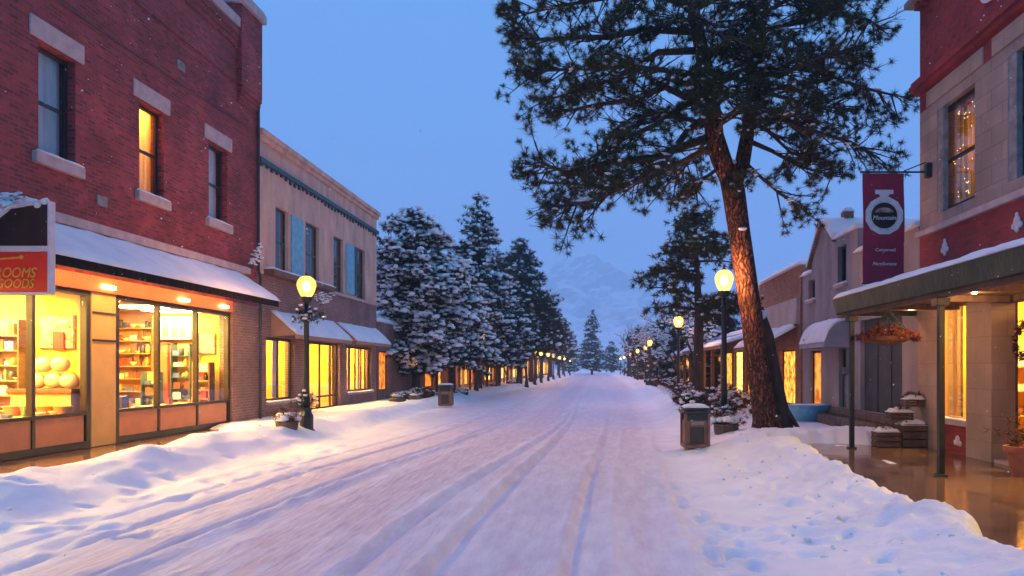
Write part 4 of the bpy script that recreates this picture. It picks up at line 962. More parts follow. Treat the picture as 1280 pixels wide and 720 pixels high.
# ================================================================= PEACH BUILDING
def peach():
    B = empty('stucco_building', (XL, 25.3, 0), 'two-storey peach stucco building with teal windows and small snowy awnings', 'building')
    y0, y1 = 19.92, 30.85; top = 8.1
    up = [(21.1,22.0),(23.0,24.5),(25.8,27.0),(28.6,29.6)]
    up = [(21.05,21.95),(23.25,24.4),(25.75,26.75),(28.3,29.3)]
    low = [(20.45,22.4,.62,2.5),(23.5,26.4,.16,2.5),(27.15,30.2,.66,2.45)]
    w = MB(); wall_x(w, XL, XL-.3, y0, y1, 4.25, top, [(a,b,4.35,6.35) for a,b in up])
    w.box(XL-8, XL-.3, y1-.3, y1, 0, top).box(XL-8.3, XL-8, y0, y1, 0, top); w.build('wall', M['stucco'], B)
    w = MB(); wall_x(w, XL, XL-.3, y0, y1, 0, 4.245, low); w.build('ground_floor_wall', M['brickdull'], B)
    MB().box(XL-8, XL-.31, y0, y1-.31, 7.6, 7.7).build('roof', M['asphalt'], B)
    MB().box(XL-.36, XL+.16, y0, y1+.12, top, top+.16).box(XL-.3, XL+.09, y0, y1+.06, top-.14, top-.003).build('coping', M['stucco'], B, bevel=.015)
    MB().box(XL+.001, XL+.10, y0, y1+.05, 7.33, 7.46).build('cornice_band', M['darkteal'], B)
    rr = random.Random(4)
    for k in range(34):
        yy = y0+.2+k*(y1-y0-.4)/33; MB().box(XL+.001, XL+.05, yy-.05, yy+.05, 7.33-rr.uniform(.06,.14), 7.327).build('cornice_tooth', M['darkteal'], B)
    MB().box(XL+.001, XL+.30, 20.3, 25.1, 4.24, 4.40).build('ledge', M['wood'], B); snow_part(B, XL+.01, XL+.3, 20.3, 25.1, 4.402, .07, seed=3, edge=.06)
    MB().box(XL+.001, XL+.08, 25.1, y1, 4.24, 4.33).build('string_course', M['stone'], B)
    for a, b in up:
        f = window_x(B, XL-.1, -1, a, b, 4.35, 6.35, M['darkteal'], M['mirrorglass'], mid=5.35, curtain=M['slate'], cx=.2)
        MB().box(XL-.05, XL+.06, a-.08, b+.08, 4.27+.02, 4.345).build('sill', M['stone'], B)
    MB().box(XL+.001, XL+.04, 22.1, 23.0, 4.42, 6.3).build('shutter', M['turq'], B); MB().box(XL+.001, XL+.04, 27.0, 27.9, 4.42, 6.3).build('shutter', M['turq'], B)
    MB().box(XL+.001, XL+.05, 27.05+.9, 28.2, 4.42, 6.3).build('shutter', M['darkteal'], B)
    for i, (a, b, c, d) in enumerate(low):
        m = {0:[21.5], 1:[24.8,25.8], 2:[27.8,28.5,29.2,29.7]}[i]
        window_x(B, XL-.12, -1, a, b, c, d, M['frame'], M['glass'], fw=.09, mullions=m, mid=(.62 if i == 1 else None), name='shop_window' if i != 1 else 'shop_door')
        if i != 1: MB().box(XL-.1, XL+.07, a-.05, b+.05, c-.08, c-.003).build('sill', M['stone'], B); snow_part(B, XL-.05, XL+.07, a, b, c-.001, .04, seed=i, edge=.04, step=.05)
    R = MB().box(XL-2.3, XL-2.2, y0+.3, y1-.31, .1, 3.1).box(XL-2.2, XL-.31, y0+.3, y1-.31, 3.0, 3.1).box(XL-2.2, XL-.31, 22.8, 22.9, .1, 3.0).box(XL-2.2, XL-.31, 26.7, 26.8, .1, 3.0).box(XL-2.2, XL-.31, 30.4, 30.5, .1, 3.0).box(XL-2.2, XL-.31, y0+.3, y1-.31, .05, .12)
    R.build('inner_wall', M['warmwall'], B)
    for a in (23.55, 26.35-.2): MB().box(XL-.35, XL-.33, a, a+.22, .2, 2.5).build('curtain', M['goldcurtain'], B)
    for k, a in enumerate((20.5,21.7,27.3,28.35,29.5)): MB().box(XL-.40, XL-.38, a, a+.28, .7, 2.5).build('curtain', M['curtain'], B)
    MB().box(XL-.25, XL+.9, 23.5, 26.3, .0, .20).build('doorstep', M['stone'], B)
    for (a, b, zt, zb, s) in ((20.75,25.55,3.24,2.60,1),(26.1,30.5,3.24,2.62,2)):
        xo = XL+.72; A = MB().prism([(XL, zt),(xo, zb),(xo, zb-.14),(xo-.02, zb-.14),(xo-.02, zb-.03),(XL, zt-.04)], a, b, 'y')
        for q in (a, b-.02): A.prism([(XL, zt-.05),(xo-.02, zb-.04),(XL, zb-.1)], q, q+.02, 'y')
        A = A.build('awning', M['tancanvas'], B)
        snow_slab(XL+.01, xo+.02, a, b, 0, .10, seed=s, zf=lambda X, Y, zt=zt, zb=zb: zt+.003-(X-XL)*(zt-zb)/.72, edge=.1).build('snow_cover', M['snow'], A, smooth=True)
    for i, (a, b) in enumerate(((20.9,22.0),(24.2,25.6),(27.9,29.6))):
        ceiling_light(XL-1.5, XL-.8, a, b, 3.0, ['ceiling light behind the first window of the peach building','ceiling light inside the bright doorway of the peach building','ceiling light behind the narrow-paned window of the peach building'][i])
peach()
snowy_bough((XL+.75, 22.2, 3.55), .9, 'snowy branch over the awning behind the peach building lamp', n=20, seed=9, d=(.1,.8,.1))

# ================================================================= RIGHT BRICK AND STONE BUILDING
def right_brick():
    X = XR; y0, y1 = 2.5, 13.9
    B = empty('brick_and_stone_building', (X, 9, 0), 'two-storey crimson brick and pale stone corner building with a snowy porch canopy', 'building')
    up = [(11.9,13.2),(9.0,10.95),(6.6,7.9)]
    w = MB(); wall_x(w, X, X+.32, y0, y1, 4.22, 6.5, [(a,b,4.42,6.32) for a,b in up]); w.box(X+.32, X+8, y1-.3, y1, 4.22, 6.5); w.build('stone_wall', M['block'], B)
    w = MB().box(X, X+.32, y0, y1, 3.4, 4.1).box(X, X+.32, y0, y1, 6.503, 8.6).box(X+.321, X+8, y1-.3, y1, 3.4, 4.1).box(X+.321, X+8, y1-.3, y1, 6.503, 8.6).box(X-.10, X+.32, y0, y1+.1, 8.85, 9.6)
    w.build('brick_wall', M['brick2'], B)
    MB().box(X+.33, X+8, y0, y1-.31, 8.0, 8.1).build('roof', M['asphalt'], B)
    MB().box(X-.08, X+.35, y0, y1+.06, 4.103, 4.217).build('sill_course', M['stone'], B, bevel=.01)
    MB().box(X-.16, X+.3, y0, y1+.14, 6.95, 7.05).box(X-.10, X+.3, y0, y1+.09, 6.86, 6.948).box(X-.13, X+.3, y0, y1+.12, 7.053, 7.12).build('brick_moulding', M['brick2'], B, bevel=.012)
    MB().box(X-.22, X+.35, y0, y1+.22, 8.603, 8.72).box(X-.16, X+.35, y0, y1+.16, 8.722, 8.846).build('cornice', M['block2'], B, bevel=.012)
    de = MB(); NY, NZ = 132, 15; ysf = np.linspace(y0+.02, y1-.02, NY+1); zsf = np.linspace(7.2, 8.4, NZ+1); vs = []; fs = []
    for i in range(NY+1):
        for j in range(NZ+1): vs.append((X-.004-(.03 if ((i//2+(j//2)) % 2 and i % 2 and j % 2) else .0), ysf[i], zsf[j]))
    for i in range(NY):
        for j in range(NZ): o = i*(NZ+1)+j; fs.append((o, o+NZ+1, o+NZ+2, o+1))
    de.add(vs, fs).build('patterned_frieze', M['brick2'], B)
    for k in range(46):
        yy = y1-.05-k*.24; MB().box(X-.13, X-.001, yy-.12, yy, 8.46, 8.60).build('corbel', M['brick2'], B)
    for a, b in ((13.58,11.62),(11.35,8.7),(8.3,6.2)):
        MB().box(X-.03, X+.05, b, a, 6.505, 6.79).build('lintel', M['block2'], B, bevel=.01)
    MB().lathe([(.001,.0),(.34,0),(.36,.05),(.30,.06),(.28,.03),(.001,.03)], seg=24, caps=False).build('roundel', M['whitetrim'], B, world=False)
    ro = [c for c in B.children if c.name.startswith('roundel')][0]; ro.rotation_euler = (0, -PI/2, 0); ro.location = (-.002, 11.35-9, 7.75)
    for i, (a, b) in enumerate(up):
        window_x(B, X+.1, 1, a, b, 4.42, 6.32, M['frame'], M['mirrorglass'], mid=5.33, curtain=M['glowcurtain'] if i == 0 else M['slate'], cx=.3, fw=.08, label='tall window with warm tinted curtain and string of small lights' if i == 0 else None)
        MB().box(X+.02, X+.10, b-.16+.163, b+.10, 4.42, 6.32) if False else None
        MB().box(X+.005, X+.095, b-.22, b-.005, 4.425, 6.315).build('window_jamb', M['ice'], B)
    l = bpy.data.lights.new('room_light', 'POINT'); l.energy = 26; l.color = (1,.42,.12); l.shadow_soft_size = .3
    lo = bpy.data.objects.new('room_light', l); COL.objects.link(lo); lo.parent = B; lo.location = Vector((X+1.0, 12.5, 5.6))-origin_of(B)
    # small lights strung inside the first window
    rr = random.Random(3); fm = emit_mat('fairy_light', (1,.55,.15), 3)
    for k in range(46): MB().ball((X+.24, 11.98+1.1*rr.random()**1.3, 4.6+1.6*rr.random()), .009, 6, 4).build('string_light', fm, B)
    # white fleur ornaments on the brick band
    for yy in (12.9,10.7,8.6):
        o = MB().ball((X-.01,yy,3.78),(.03,.085,.09)).ball((X-.01,yy-.08,3.72),(.025,.06,.05)).ball((X-.01,yy+.08,3.72),(.025,.06,.05)).ball((X-.01,yy,3.66),(.025,.05,.05)).ball((X-.01,yy,3.88),(.02,.04,.04)); o.build('ornament', M['whitetrim'], B, smooth=True)
    # ground floor
    MB().box(X-.06, X+.35, 12.98, 13.86, .1, 3.4).box(X-.06, X+.35, 11.30, 12.08, .1, 3.4).build('stone_pier', M['block2'], B, bevel=.015)
    MB().box(X-.06, X+.35, 7.6, 8.4, .1, 3.4).box(X-.06, X+.35, y0, 3.4, .1, 3.4).build('stone_pier', M['block2'], B, bevel=.015)
    MB().box(X+.02, X+.3, 12.083, 12.977, .1, .60).build('window_base', M['brick2'], B)
    MB().ball((X+.02,12.5,.34),(.02,.08,.09)).ball((X+.02,12.42,.29),(.02,.06,.05)).ball((X+.02,12.58,.30),(.02,.05,.05)).build('ornament', M['whitetrim'], B, smooth=True)
    MB().box(X-.05, X+.3, 12.083, 12.977, .603, .70).build('sill', M['stone'], B, bevel=.01)
    snow_part(B, X-.04, X+.05, 12.1, 12.96, .702, .035, edge=.03, step=.04)
    window_x(B, X+.0, 1, 12.083, 12.977, .705, 2.72, M['ochre'], M['glass'], fw=.05, mullions=[12.60])
    MB().box(X+.02, X+.3, 12.083, 12.977, 2.725, 3.4).box(X+.02, X+.3, 8.403, 11.297, 2.9, 3.4).build('transom_panel', M['oldwood'], B)
    # door recess
    MB().box(X+.55, X+.62, 10.40, 11.29, .16, 2.6).build('door', M['frame'], B); dr = B.children[-1]
    MB().box(X+.54, X+.548, 10.55, 11.15, .7, 2.45).build('door_pane', M['mirrorglass'], B)
    MB().box(X-.02, X+.7, 10.30, 11.29, .1, .17).build('doorstep', M['stone'], B); MB().box(X+.02, X+.6, 10.33, 10.42, .17, 2.9).build('door_jamb', M['ochre'], B)
    MB().box(X+.04, X+.3, 10.43, 11.29, 2.62, 2.88).build('door_header', M['oldwood'], B)
    window_x(B, X+.06, 1, 8.41, 10.32, .70, 2.85, M['frame'], M['glass'], fw=.08, mullions=[9.4], name='shop_window', mid=2.15)
    MB().box(X+.02, X+.3, 8.403, 10.325, .1, .69).build('window_base', M['brick2'], B)
    R = MB().box(X+3, X+3.1, 3.5, 13.6, .1, 3.4).box(X+.36, X+3, 13.5, 13.59, .1, 3.4).box(X+.36, X+3, 3.5, 3.6, .1, 3.4).box(X+.63, X+3, 11.27, 11.33, .1, 3.4).box(X+.36, X+3, 3.6, 13.5, 3.0, 3.1).box(X+.36, X+3, 3.6, 13.5, .06, .15)
    R.box(X+.7, X+2.9, 10.42, 10.48, .16, 3.0)
    R.build('inner_wall', M['warmwall'], B)
    w = MB(); wall_x(w, X+.32, X+.36, y0+.5, 13.59, .1, 3.4, [(12.083,12.977,.6,2.75),(8.41,11.297,.15,2.9),(4,7.3,.7,2.8)]); w.build('backing_wall', M['oldwood'], B)
    window_x(B, X+.06, 1, 3.41, 7.59, .70, 2.85, M['frame'], M['glass'], fw=.08, mullions=[5.5], name='shop_window')
    MB().box(X+.02, X+.3, 3.403, 7.597, .1, .69).build('window_base', M['brick2'], B)
    MB().box(X+.02, X+.3, 3.403, 7.597, 2.86, 3.4).build('transom_panel', M['oldwood'], B)
    MB().box(X+.34, X+8, 13.6, 13.895, .1, 3.4).build('side_wall', M['block2'], B)
    # canopy with rounded far corner
    yo = 14.15; xo = 4.55; r = .75
    ZD = -.09
    def outline(xi, yi, rad):
        pts = [(X+.0, -2), (xi, -2)]
        for k in range(9):
            a = PI+PI/2*-k/8*1.0; pts.append((xi+rad+rad*math.cos(a), yi-rad+rad*math.sin(a)))
        pts.append((X+.0, yi)); return pts
    out = outline(xo, yo, r); inn = outline(xo+.12, yo-.12, r-.1)
    c = MB(); n = len(out)
    # fascia: flared, green-black, from z 2.72 to 3.0
    o2 = outline(xo-.05, yo+.05, r)
    for k in range(1, n-1):
        (a, b), (c_, d) = out[k], out[k+1]; (a2, b2), (c2, d2) = o2[k], o2[k+1]; (a3, b3), (c3, d3) = inn[k], inn[k+1]
        c.add([(a,b,2.62),(c_,d,2.62),(c2,d2,2.885),(a2,b2,2.885)], [(0,1,2,3)])
        c.add([(a3,b3,2.62),(c3,d3,2.62),(c_,d,2.62),(a,b,2.62)], [(0,1,2,3)])
        c.add([(a3,b3,2.62),(c3,d3,2.62),(c3,d3,2.885),(a3,b3,2.885)], [(0,1,2,3)])
        c.add([(a3,b3,2.885),(c3,d3,2.885),(c2,d2,2.885),(a2,b2,2.885)], [(0,1,2,3)])
    C_ = c.build('canopy_fascia', M['canopygreen'], B)
    sf = MB().prism([(p[0], p[1]) for p in inn], 2.70, 2.75, 'z').build('canopy_soffit', M['soffit'], B)
    # canopy roof: sloping from outline up to the wall
    rf = MB(); vs = [(p[0], p[1], 2.888) for p in o2[1:-1]]; ws = [(X-.001, min(p[1], 13.85), 3.26) for p in o2[1:-1]]
    n2 = len(vs)
    rf.add(vs+ws, [(i, i+1, n2+i+1, n2+i) for i in range(n2-1)]); 
    rf.build('canopy_roof', M['frame'], B)
    # snow over the canopy
    def czf(Xa, Ya):
        t = np.clip((Xa-xo)/(X-xo), 0, 1); return 2.895+.37*t
    ss = snow_slab(xo-.04, X-.02, 0, yo+.04, 0, .09, seed=8, zf=czf, edge=.10, step=.07)
    cx_, cy_ = xo+r, yo-r
    for i, v in enumerate(ss.v):
        x, y, z = v
        if x < cx_ and y > cy_:
            d = math.hypot(x-cx_, y-cy_); u = max(cx_-x, y-cy_)
            if d > 1e-6: k = u/d; x = cx_+(x-cx_)*k; y = cy_+(y-cy_)*k
        ss.v[i] = (x, y, z)
    ss.build('snow_cover', M['snow'], B, smooth=True)
    for yy in (12.4,10.9,9.4,7.9): MB().box(xo+.2, X-.02, yy-.05, yy+.05, 2.60, 2.697).build('canopy_beam', M['soffit'], B)
    MB().box(4.70, 4.80, -1, 13.9, 2.56, 2.657).build('canopy_girt', M['soffit'], B)
    for i, yy in enumerate((13.25, 9.85, 6.2)):
        p = MB().box(4.71, 4.79, yy-.04, yy+.04, .1, 2.555); p.box(4.68, 4.82, yy-.07, yy+.07, .1, .15); p.box(4.66, 4.84, yy-.09, yy+.09, 2.45, 2.556)
        p.build('canopy_post', M['greeniron'], B, bevel=.006)
    for xx, yy in ((5.5,12.5),(5.5,10.4),(5.5,8.0)):  # added lamps and small discs that light the canopy underside
        MB().lathe([(.001,-.03),(.03,-.03),(.045,0)], (xx,yy,2.70), 14, False).build('soffit_light', M['soffitemit'], B)
        l = bpy.data.lights.new('soffit_lamp', 'POINT'); l.energy = 14; l.color = (1,.52,.2); l.shadow_soft_size = .06
        lo = bpy.data.objects.new('soffit_lamp', l); COL.objects.link(lo); lo.parent = B; lo.location = Vector((xx,yy,2.58))-origin_of(B)
    for a, b, c_ in ((12.2,12.9,'ceiling light behind the tall yellow window of the corner building'),(8.8,9.8,'ceiling light behind the wreathed window of the corner building'),(5,6,'ceiling light at the back of the corner building shop')):
        ceiling_light(X+.9, X+1.7, a, b, 3.0, c_)
right_brick()
def shelf_right():
    o = shelf_unit(6.95, 8.2, 10.1, 10.38, .3, 2.5, 5, 'crowded shelf inside the wreathed shop window', seed=14)
    shelf_unit(7.4, 8.4, 13.2, 13.48, .2, 2.1, 4, 'shelf inside the tall yellow window of the corner building', seed=15)
shelf_right()
def wreath():
    c = Vector((6.24, 10.36, 1.98)); r = empty('wreath', c, 'dark green wreath hanging beside the shop door', 'wreath'); rng = np.random.default_rng(3)
    C = [(rng.normal()*.02-.02, .24*math.cos(a)+rng.normal()*.03, .24*math.sin(a)+rng.normal()*.03) for a in rng.uniform(0, 2*PI, 150)]
    foliage_obj('foliage', C, .07, 16, .012, rng, M['spruce'], r)
    for k in range(9):
        a = k*.7; MB().ball((-.06,.24*math.cos(a),.24*math.sin(a)), .02, 8, 6).build('berry', M['g_red'], r, world=False, smooth=True)
wreath()
def pot(x, y, z, label, rr=.24, hh=.4, seed=1, m='terra'):
    r = empty('flower_pot', (x,y,z), label, 'flower pot'); rng = np.random.default_rng(seed)
    MB().lathe([(rr*.65,0),(rr*.95,hh*.8),(rr*1.08,hh*.82),(rr*1.08,hh),(rr*.95,hh),(rr*.9,hh*.9),(.001,hh*.88)], seg=20, caps=False).build('pot', M[m], r, world=False, smooth=False)
    C = [(rng.normal()*rr*.6, rng.normal()*rr*.6, hh+abs(rng.normal())*.18) for _ in range(60)]
    foliage_obj('plant', C, .10, 14, .014, rng, M['drybrown'], r)
    return r
pot(5.95, 9.95, .12, 'terracotta flower pot with dry plant beside the shop door', seed=2)

# banner
def banner():
    y = 13.45; c = P(1105, 285, y); S = empty('hanging_banner', (XR, y, 3.3), 'maroon vertical banner with a round white emblem hung from a wall bracket', 'banner')
    x0, x1 = 5.03, 5.80; z0, z1 = 3.18, 5.24
    b = MB(); n = 12; vs = []; fs = []
    for i in range(n+1):
        z = z0+(z1-z0)*i/n; dy = .02*math.sin(i*.7)
        vs += [(x0,y+dy-.006,z),(x1,y+dy-.006,z),(x1,y+dy+.006,z),(x0,y+dy+.006,z)]
        if i: 
            o = 4*(i-1)
            fs += [(o+k, o+(k+1)%4, o+4+(k+1)%4, o+4+k) for k in range(4)]
    fs += [(0,1,2,3),(4*n,4*n+1,4*n+2,4*n+3)]
    b.add(vs, fs).build('cloth', M['maroon'], S)
    MB().tube([(x0-.05,y,z1+.02),(XR-.12,y,z1+.02)], .018, 8).box(XR-.1, XR-.001, y-.06, y+.06, z1-.08, z1+.18).tube([(XR-.1,y,z1+.2),(XR-.5,y,z1+.04)], .012, 6).build('bracket', M['iron'], S)
    MB().tube([(x0-.02,y,z0),(x1+.02,y,z0)], .014, 8).build('bottom_rod', M['iron'], S)
    cx_, cz = (x0+x1)/2, 4.44
    def ring(R0, R1, d0, d1, nseg=12):
        m = MB(); vs = []; fs = []
        for k in range(nseg):
            a = 2*PI*(k+.5)/nseg
            for R, d in ((R0,d0),(R1,d0),(R1,d1),(R0,d1)): vs.append((cx_+R*math.cos(a), d, cz+R*1.0*math.sin(a)))
        for k in range(nseg):
            o = 4*k; p = 4*((k+1) % nseg)
            for q in range(4): fs.append((o+q, o+(q+1)%4, p+(q+1)%4, p+q))
        return m.add(vs, fs)
    yy = y-.035
    ring(.27,.36, yy-.004, yy).build('emblem_ring', M['whitetrim'], S)
    ring(.245,.262, yy-.004, yy, 24).build('emblem_line', M['whitetrim'], S)
    MB().prism([(cx_+.24*math.cos(2*PI*k/28), cz+.24*math.sin(2*PI*k/28)) for k in range(28)], yy-.003, yy, 'y').build('emblem_disc', M['black'], S)
    MB().prism([(cx_+.10*math.cos(PI*k/10)*1.7, cz+.06+.09*math.sin(PI*k/10)) for k in range(11)], yy-.007, yy-.0035, 'y').build('emblem_hill', mat('emblem_brown', (.25,.08,.06), .8, col2=(.45,.35,.3), scale=12), S)
    MB().box(cx_-.17, cx_+.17, yy-.005, yy, cz+.40, cz+.48).prism([(cx_-.06,cz+.33),(cx_+.06,cz+.33),(cx_+.10,cz+.40),(cx_-.10,cz+.40)], yy-.006, yy-.001, 'y').build('emblem_crown', M['whitetrim'], S)
    text_part(S, 'Mountain', .115, (cx_, yy-.012, cz-.045), (PI/2,0,0), M['whitetrim'], shear=.15)
    text_part(S, 'Conserved', .085, (cx_+.02, yy-.006, 3.80), (PI/2,0,0), M['whitetrim'])
    text_part(S, 'MarySoctana', .085, (cx_, yy-.006, 3.54), (PI/2,0,0), M['whitetrim'], shear=.3)
banner()
def hanging_sign():
    c = P(1111, 420, 13.0); S = empty('hanging_basket', (c.x, c.y, 2.75), 'long boat-shaped hanging basket of reddish dry flowers under the canopy', 'hanging basket'); rng = np.random.default_rng(6)
    b = MB(); n = 14; vs = []; fs = []
    for i in range(n+1):
        u = -1+2*i/n; w = max(.02, .17*math.sqrt(1-u*u*.97)); d = .04+.13*(1-u*u); x = c.x+.56*u; zt = c.z+.05*u*u+.02*u
        for k in range(7):
            a = PI*k/6; vs.append((x, c.y+w*math.cos(a), zt-d*math.sin(a)))
        if i:
            for k in range(6): fs.append(((i-1)*7+k, (i-1)*7+k+1, i*7+k+1, i*7+k))
    b.add(vs, fs); 
    b.build('basket', M['wood'], S)
    b = MB()
    for s in (-.4,.4): b.tube([(c.x+s, c.y, c.z+.05),(c.x, c.y, 2.64)], .008, 5)
    b.build('chain', M['iron'], S)
    C = [((u:=rng.uniform(-.53,.53)), rng.uniform(-.14,.14), -.2+c.z-2.55-.0+rng.uniform(-.04,.14)*(1-(u/.5)**2)) for _ in range(240)]
    C = [(u, v*1.3, w_+.01+.10*rng.random()*(1-(u/.56)**2)-.10*rng.random()) for u, v, w_ in C]
    foliage_obj('flowers', C, .085, 16, .018, rng, mat('red_dry_flowers', (.16,.03,.025), .8, scale=14, bump=0, col2=(.26,.085,.05)), S)
    C = [(u*.5, v*.4, w_+.13) for u, v, w_ in C[:50]]
    foliage_obj('greenery', C, .07, 14, .014, rng, M['spruce'], S)
hanging_sign()

# ================================================================= GREY BUILDING
def grey():
    X = XR; y0, y1 = 13.92, 21.7
    B = empty('grey_gabled_building', (X, 18, 0), 'grey stucco building with a pointed gable and rounded pale awning', 'building')
    holes = [(14.7,17.0,.6,2.72),(17.95,18.6,3.72,4.72),(20.5,21.1,3.55,4.15),(19.95,21.0,.3,2.1),(17.95,18.5,.6,2.1)]
    w = MB(); wall_x(w, X, X+.3, y0, y1, 0, 4.35, holes[:1]+[(17.95,18.6,3.72,4.35)]+holes[2:])
    wall_x(w, X, X+.3, 17.2, 18.85, 4.35, 4.95, [(17.95,18.6,4.35,4.72)])
    w.prism([(18.855,4.352),(20.8,4.352),(20.8,4.62),(19.75,5.52),(19.5,5.58),(18.855,4.95)], X, X+.3, 'x')
    w.box(X+.3, X+6, y1-.3, y1, 0, 4.35).box(X+.3, X+6, y0, y0+.02, 0, 4.35)
    w.build('wall', M['graystucco'], B)
    r = MB().prism([(18.7,4.95),(19.6,5.62),(19.75,5.62),(20.95,4.55),(20.95,4.48),(19.72,5.53),(19.55,5.53),(18.7,4.87)], X-.1, X+3.2, 'x').build('gable_roof', M['brickdull'], B)
    MB().box(X+.3, X+6, y0, y1, 4.1, 4.2).build('flat_roof', M['asphalt'], B)
    snow_slab(X-.1, X+3.2, 19.7, 20.95, 0, .14, seed=4, zf=lambda a, b: 5.62-(b-19.75)*.89, edge=.1).build('snow_cover', M['snow'], B, smooth=True)
    snow_slab(X-.1, X+3.2, 18.7, 19.62, 0, .12, seed=5, zf=lambda a, b: 4.95+(b-18.7)*.74, edge=.1).build('snow_cover', M['snow'], B, smooth=True)
    for a, b, z in ((y0,17.2,4.35),(17.2,18.7,4.95),(20.95,y1,4.35)): snow_part(B, X-.08, X+.4, a, b, z+.002, .12, seed=int(a))
    snow_slab(X+.4, X+6, y0, y1, 4.2, .2, seed=6, step=.3).build('snow_cover', M['snow'], B, smooth=True)
    MB().box(X+.5, X+.75, 19.5, 19.8, 5.4, 5.85).build('chimney', M['brickdull'], B); snow_part(B, X+.5, X+.75, 19.5, 19.8, 5.852, .12, edge=.08, step=.05)
    for i in (1, 2):
        a, b, c, d = holes[i]; window_x(B, X+.12, 1, a, b, c, d, M['frame'], M['mirrorglass'], curtain=M['slate'], cx=.15)
        MB().box(X-.09, X+.1, a-.05, b+.05, c-.08, c-.002).build('sill', M['stone'], B); snow_part(B, X-.09, X+.1, a-.05, b+.05, c, .06, edge=.05, step=.05)
    MB().box(X+.1, X+.16, 14.7, 17.0, .6, 2.72).build('slate_panel', M['slate'], B)
    for q in (15.45,16.2): MB().box(X+.085, X+.098, q-.012, q+.012, .62, 2.7).build('panel_joint', M['black'], B)
    e = emit_mat('orange_lit_glass', (1,.36,.06), .95, (.35,.08,.01), 2.5)
    a, b, c, d = holes[3]; window_x(B, X+.1, 1, a, b, c, d, M['frame'], e, name='lit_door'); a, b, c, d = holes[4]; window_x(B, X+.1, 1, a, b, c, d, M['frame'], M['mirrorglass'])
    # rounded awning
    A = MB(); pr = [(X, 2.78)]+[(X-.62*math.sin(PI/2*k/8), 2.12+.66*math.cos(PI/2*k/8)) for k in range(9)]+[(X-.60, 2.12)]+[(X-.60*math.sin(PI/2*k/8), 2.12+.64*math.cos(PI/2*k/8)) for k in range(7,-1,-1)]
    A.prism(pr, 17.75, 19.9, 'y'); 
    for q in (17.75, 19.88): A.prism([(X, 2.12)]+[(X-.60*math.sin(PI/2*k/8), 2.12+.64*math.cos(PI/2*k/8)) for k in range(8,-1,-1)], q+.001, q+.019, 'y')
    A = A.build('awning', M['canvas'], B)
    snow_slab(X-.60, X-.01, 17.75, 19.9, 0, .09, seed=11, zf=lambda a, b: 2.13+.66*np.sqrt(np.clip(1-((X-a)/.63)**2, 0, 1)), edge=.06).build('snow_cover', M['snow'], A, smooth=True)
    MB().box(X-.5, X-.003, y0, 18.7, .0, .42).box(X-.25, X-.003, y0, 18.5, .422, .60).build('stone_base', M['rubble'], B, bevel=.03)
    MB().tube([(X-.18,17.5,.6),(X-.18,17.5,1.4),(X-.12,17.5,1.45)], .02, 6).box(X-.24,X-.12,17.45,17.55,1.45,1.62).build('standpipe', M['ice'], B)
grey()
t = empty('bowl_planter', (5.72, 19.3, .12), 'large sky blue bowl planter standing in the snow behind the pine trunk', 'planter')
MB().lathe([(.26,0),(.30,.03),(.46,.18),(.56,.36),(.60,.50),(.56,.51),(.50,.36),(.30,.20),(.001,.18)], seg=32, caps=False).build('bowl', M['bluebowl'], t, world=False, smooth=True)
snow_slab(5.34, 6.10, 18.92, 19.68, .57, .07, seed=2, edge=.3, step=.06).build('snow_fill', M['snow'], t, smooth=True)

# stacked snowy crates and planters by the grey base
def crate(x, y, z, w, d, h, label, seed, group=None, dry=True, name='wooden_crate', cat='crate'):
    r = empty(name, (x,y,z), label, cat, group); b = MB()
    for k in range(3):
        za = h*(k/3)+.01; zb = h*((k+1)/3)-.012
        b.box(-w/2, w/2, -d/2, -d/2+.018, za, zb).box(-w/2, w/2, d/2-.018, d/2, za, zb).box(-w/2, -w/2+.018, -d/2+.02, d/2-.02, za, zb).box(w/2-.018, w/2, -d/2+.02, d/2-.02, za, zb)
    for sx in (-1,1):
        for sy in (-1,1): b.box(sx*(w/2-.02)-.018, sx*(w/2-.02)+.018, sy*(d/2-.038)-.014, sy*(d/2-.038)+.014, 0, h)
    b.box(-w/2+.02, w/2-.02, -d/2+.02, d/2-.02, .01, .03)
    b.build('slats', M['oldwood'], r, world=False, bevel=.004)
    rng = np.random.default_rng(seed)
    C = [(rng.uniform(-.4,.4)*w, rng.uniform(-.4,.4)*d, h*.85+rng.uniform(0,.12)) for _ in range(30)]
    if dry: foliage_obj('plant', C, .09, 14, .014, rng, M['drybrown'], r)
    s = snow_slab(x-w*.46, x+w*.46, y-d*.46, y+d*.46, z+h*.93, .10, seed=seed, edge=.12, step=.05); s.build('snow_cover', M['snow'], r, smooth=True)
    return r
g_ = 'stacked snowy crates beside the grey building'
crate(5.52, 13.6, .12, .42, .36, .30, 'snow-topped crate on the ground at the street end of the crate stack', 1, g_)
crate(6.0, 13.6, .12, .46, .36, .44, 'snow-topped crate on the ground against the stone pier', 2, g_)
crate(5.80, 13.66, .60, .42, .30, .18, 'low crate resting in the middle of the crate stack', 3, g_)
crate(6.05, 13.66, .86, .34, .28, .16, 'topmost small crate of the crate stack', 4, g_)
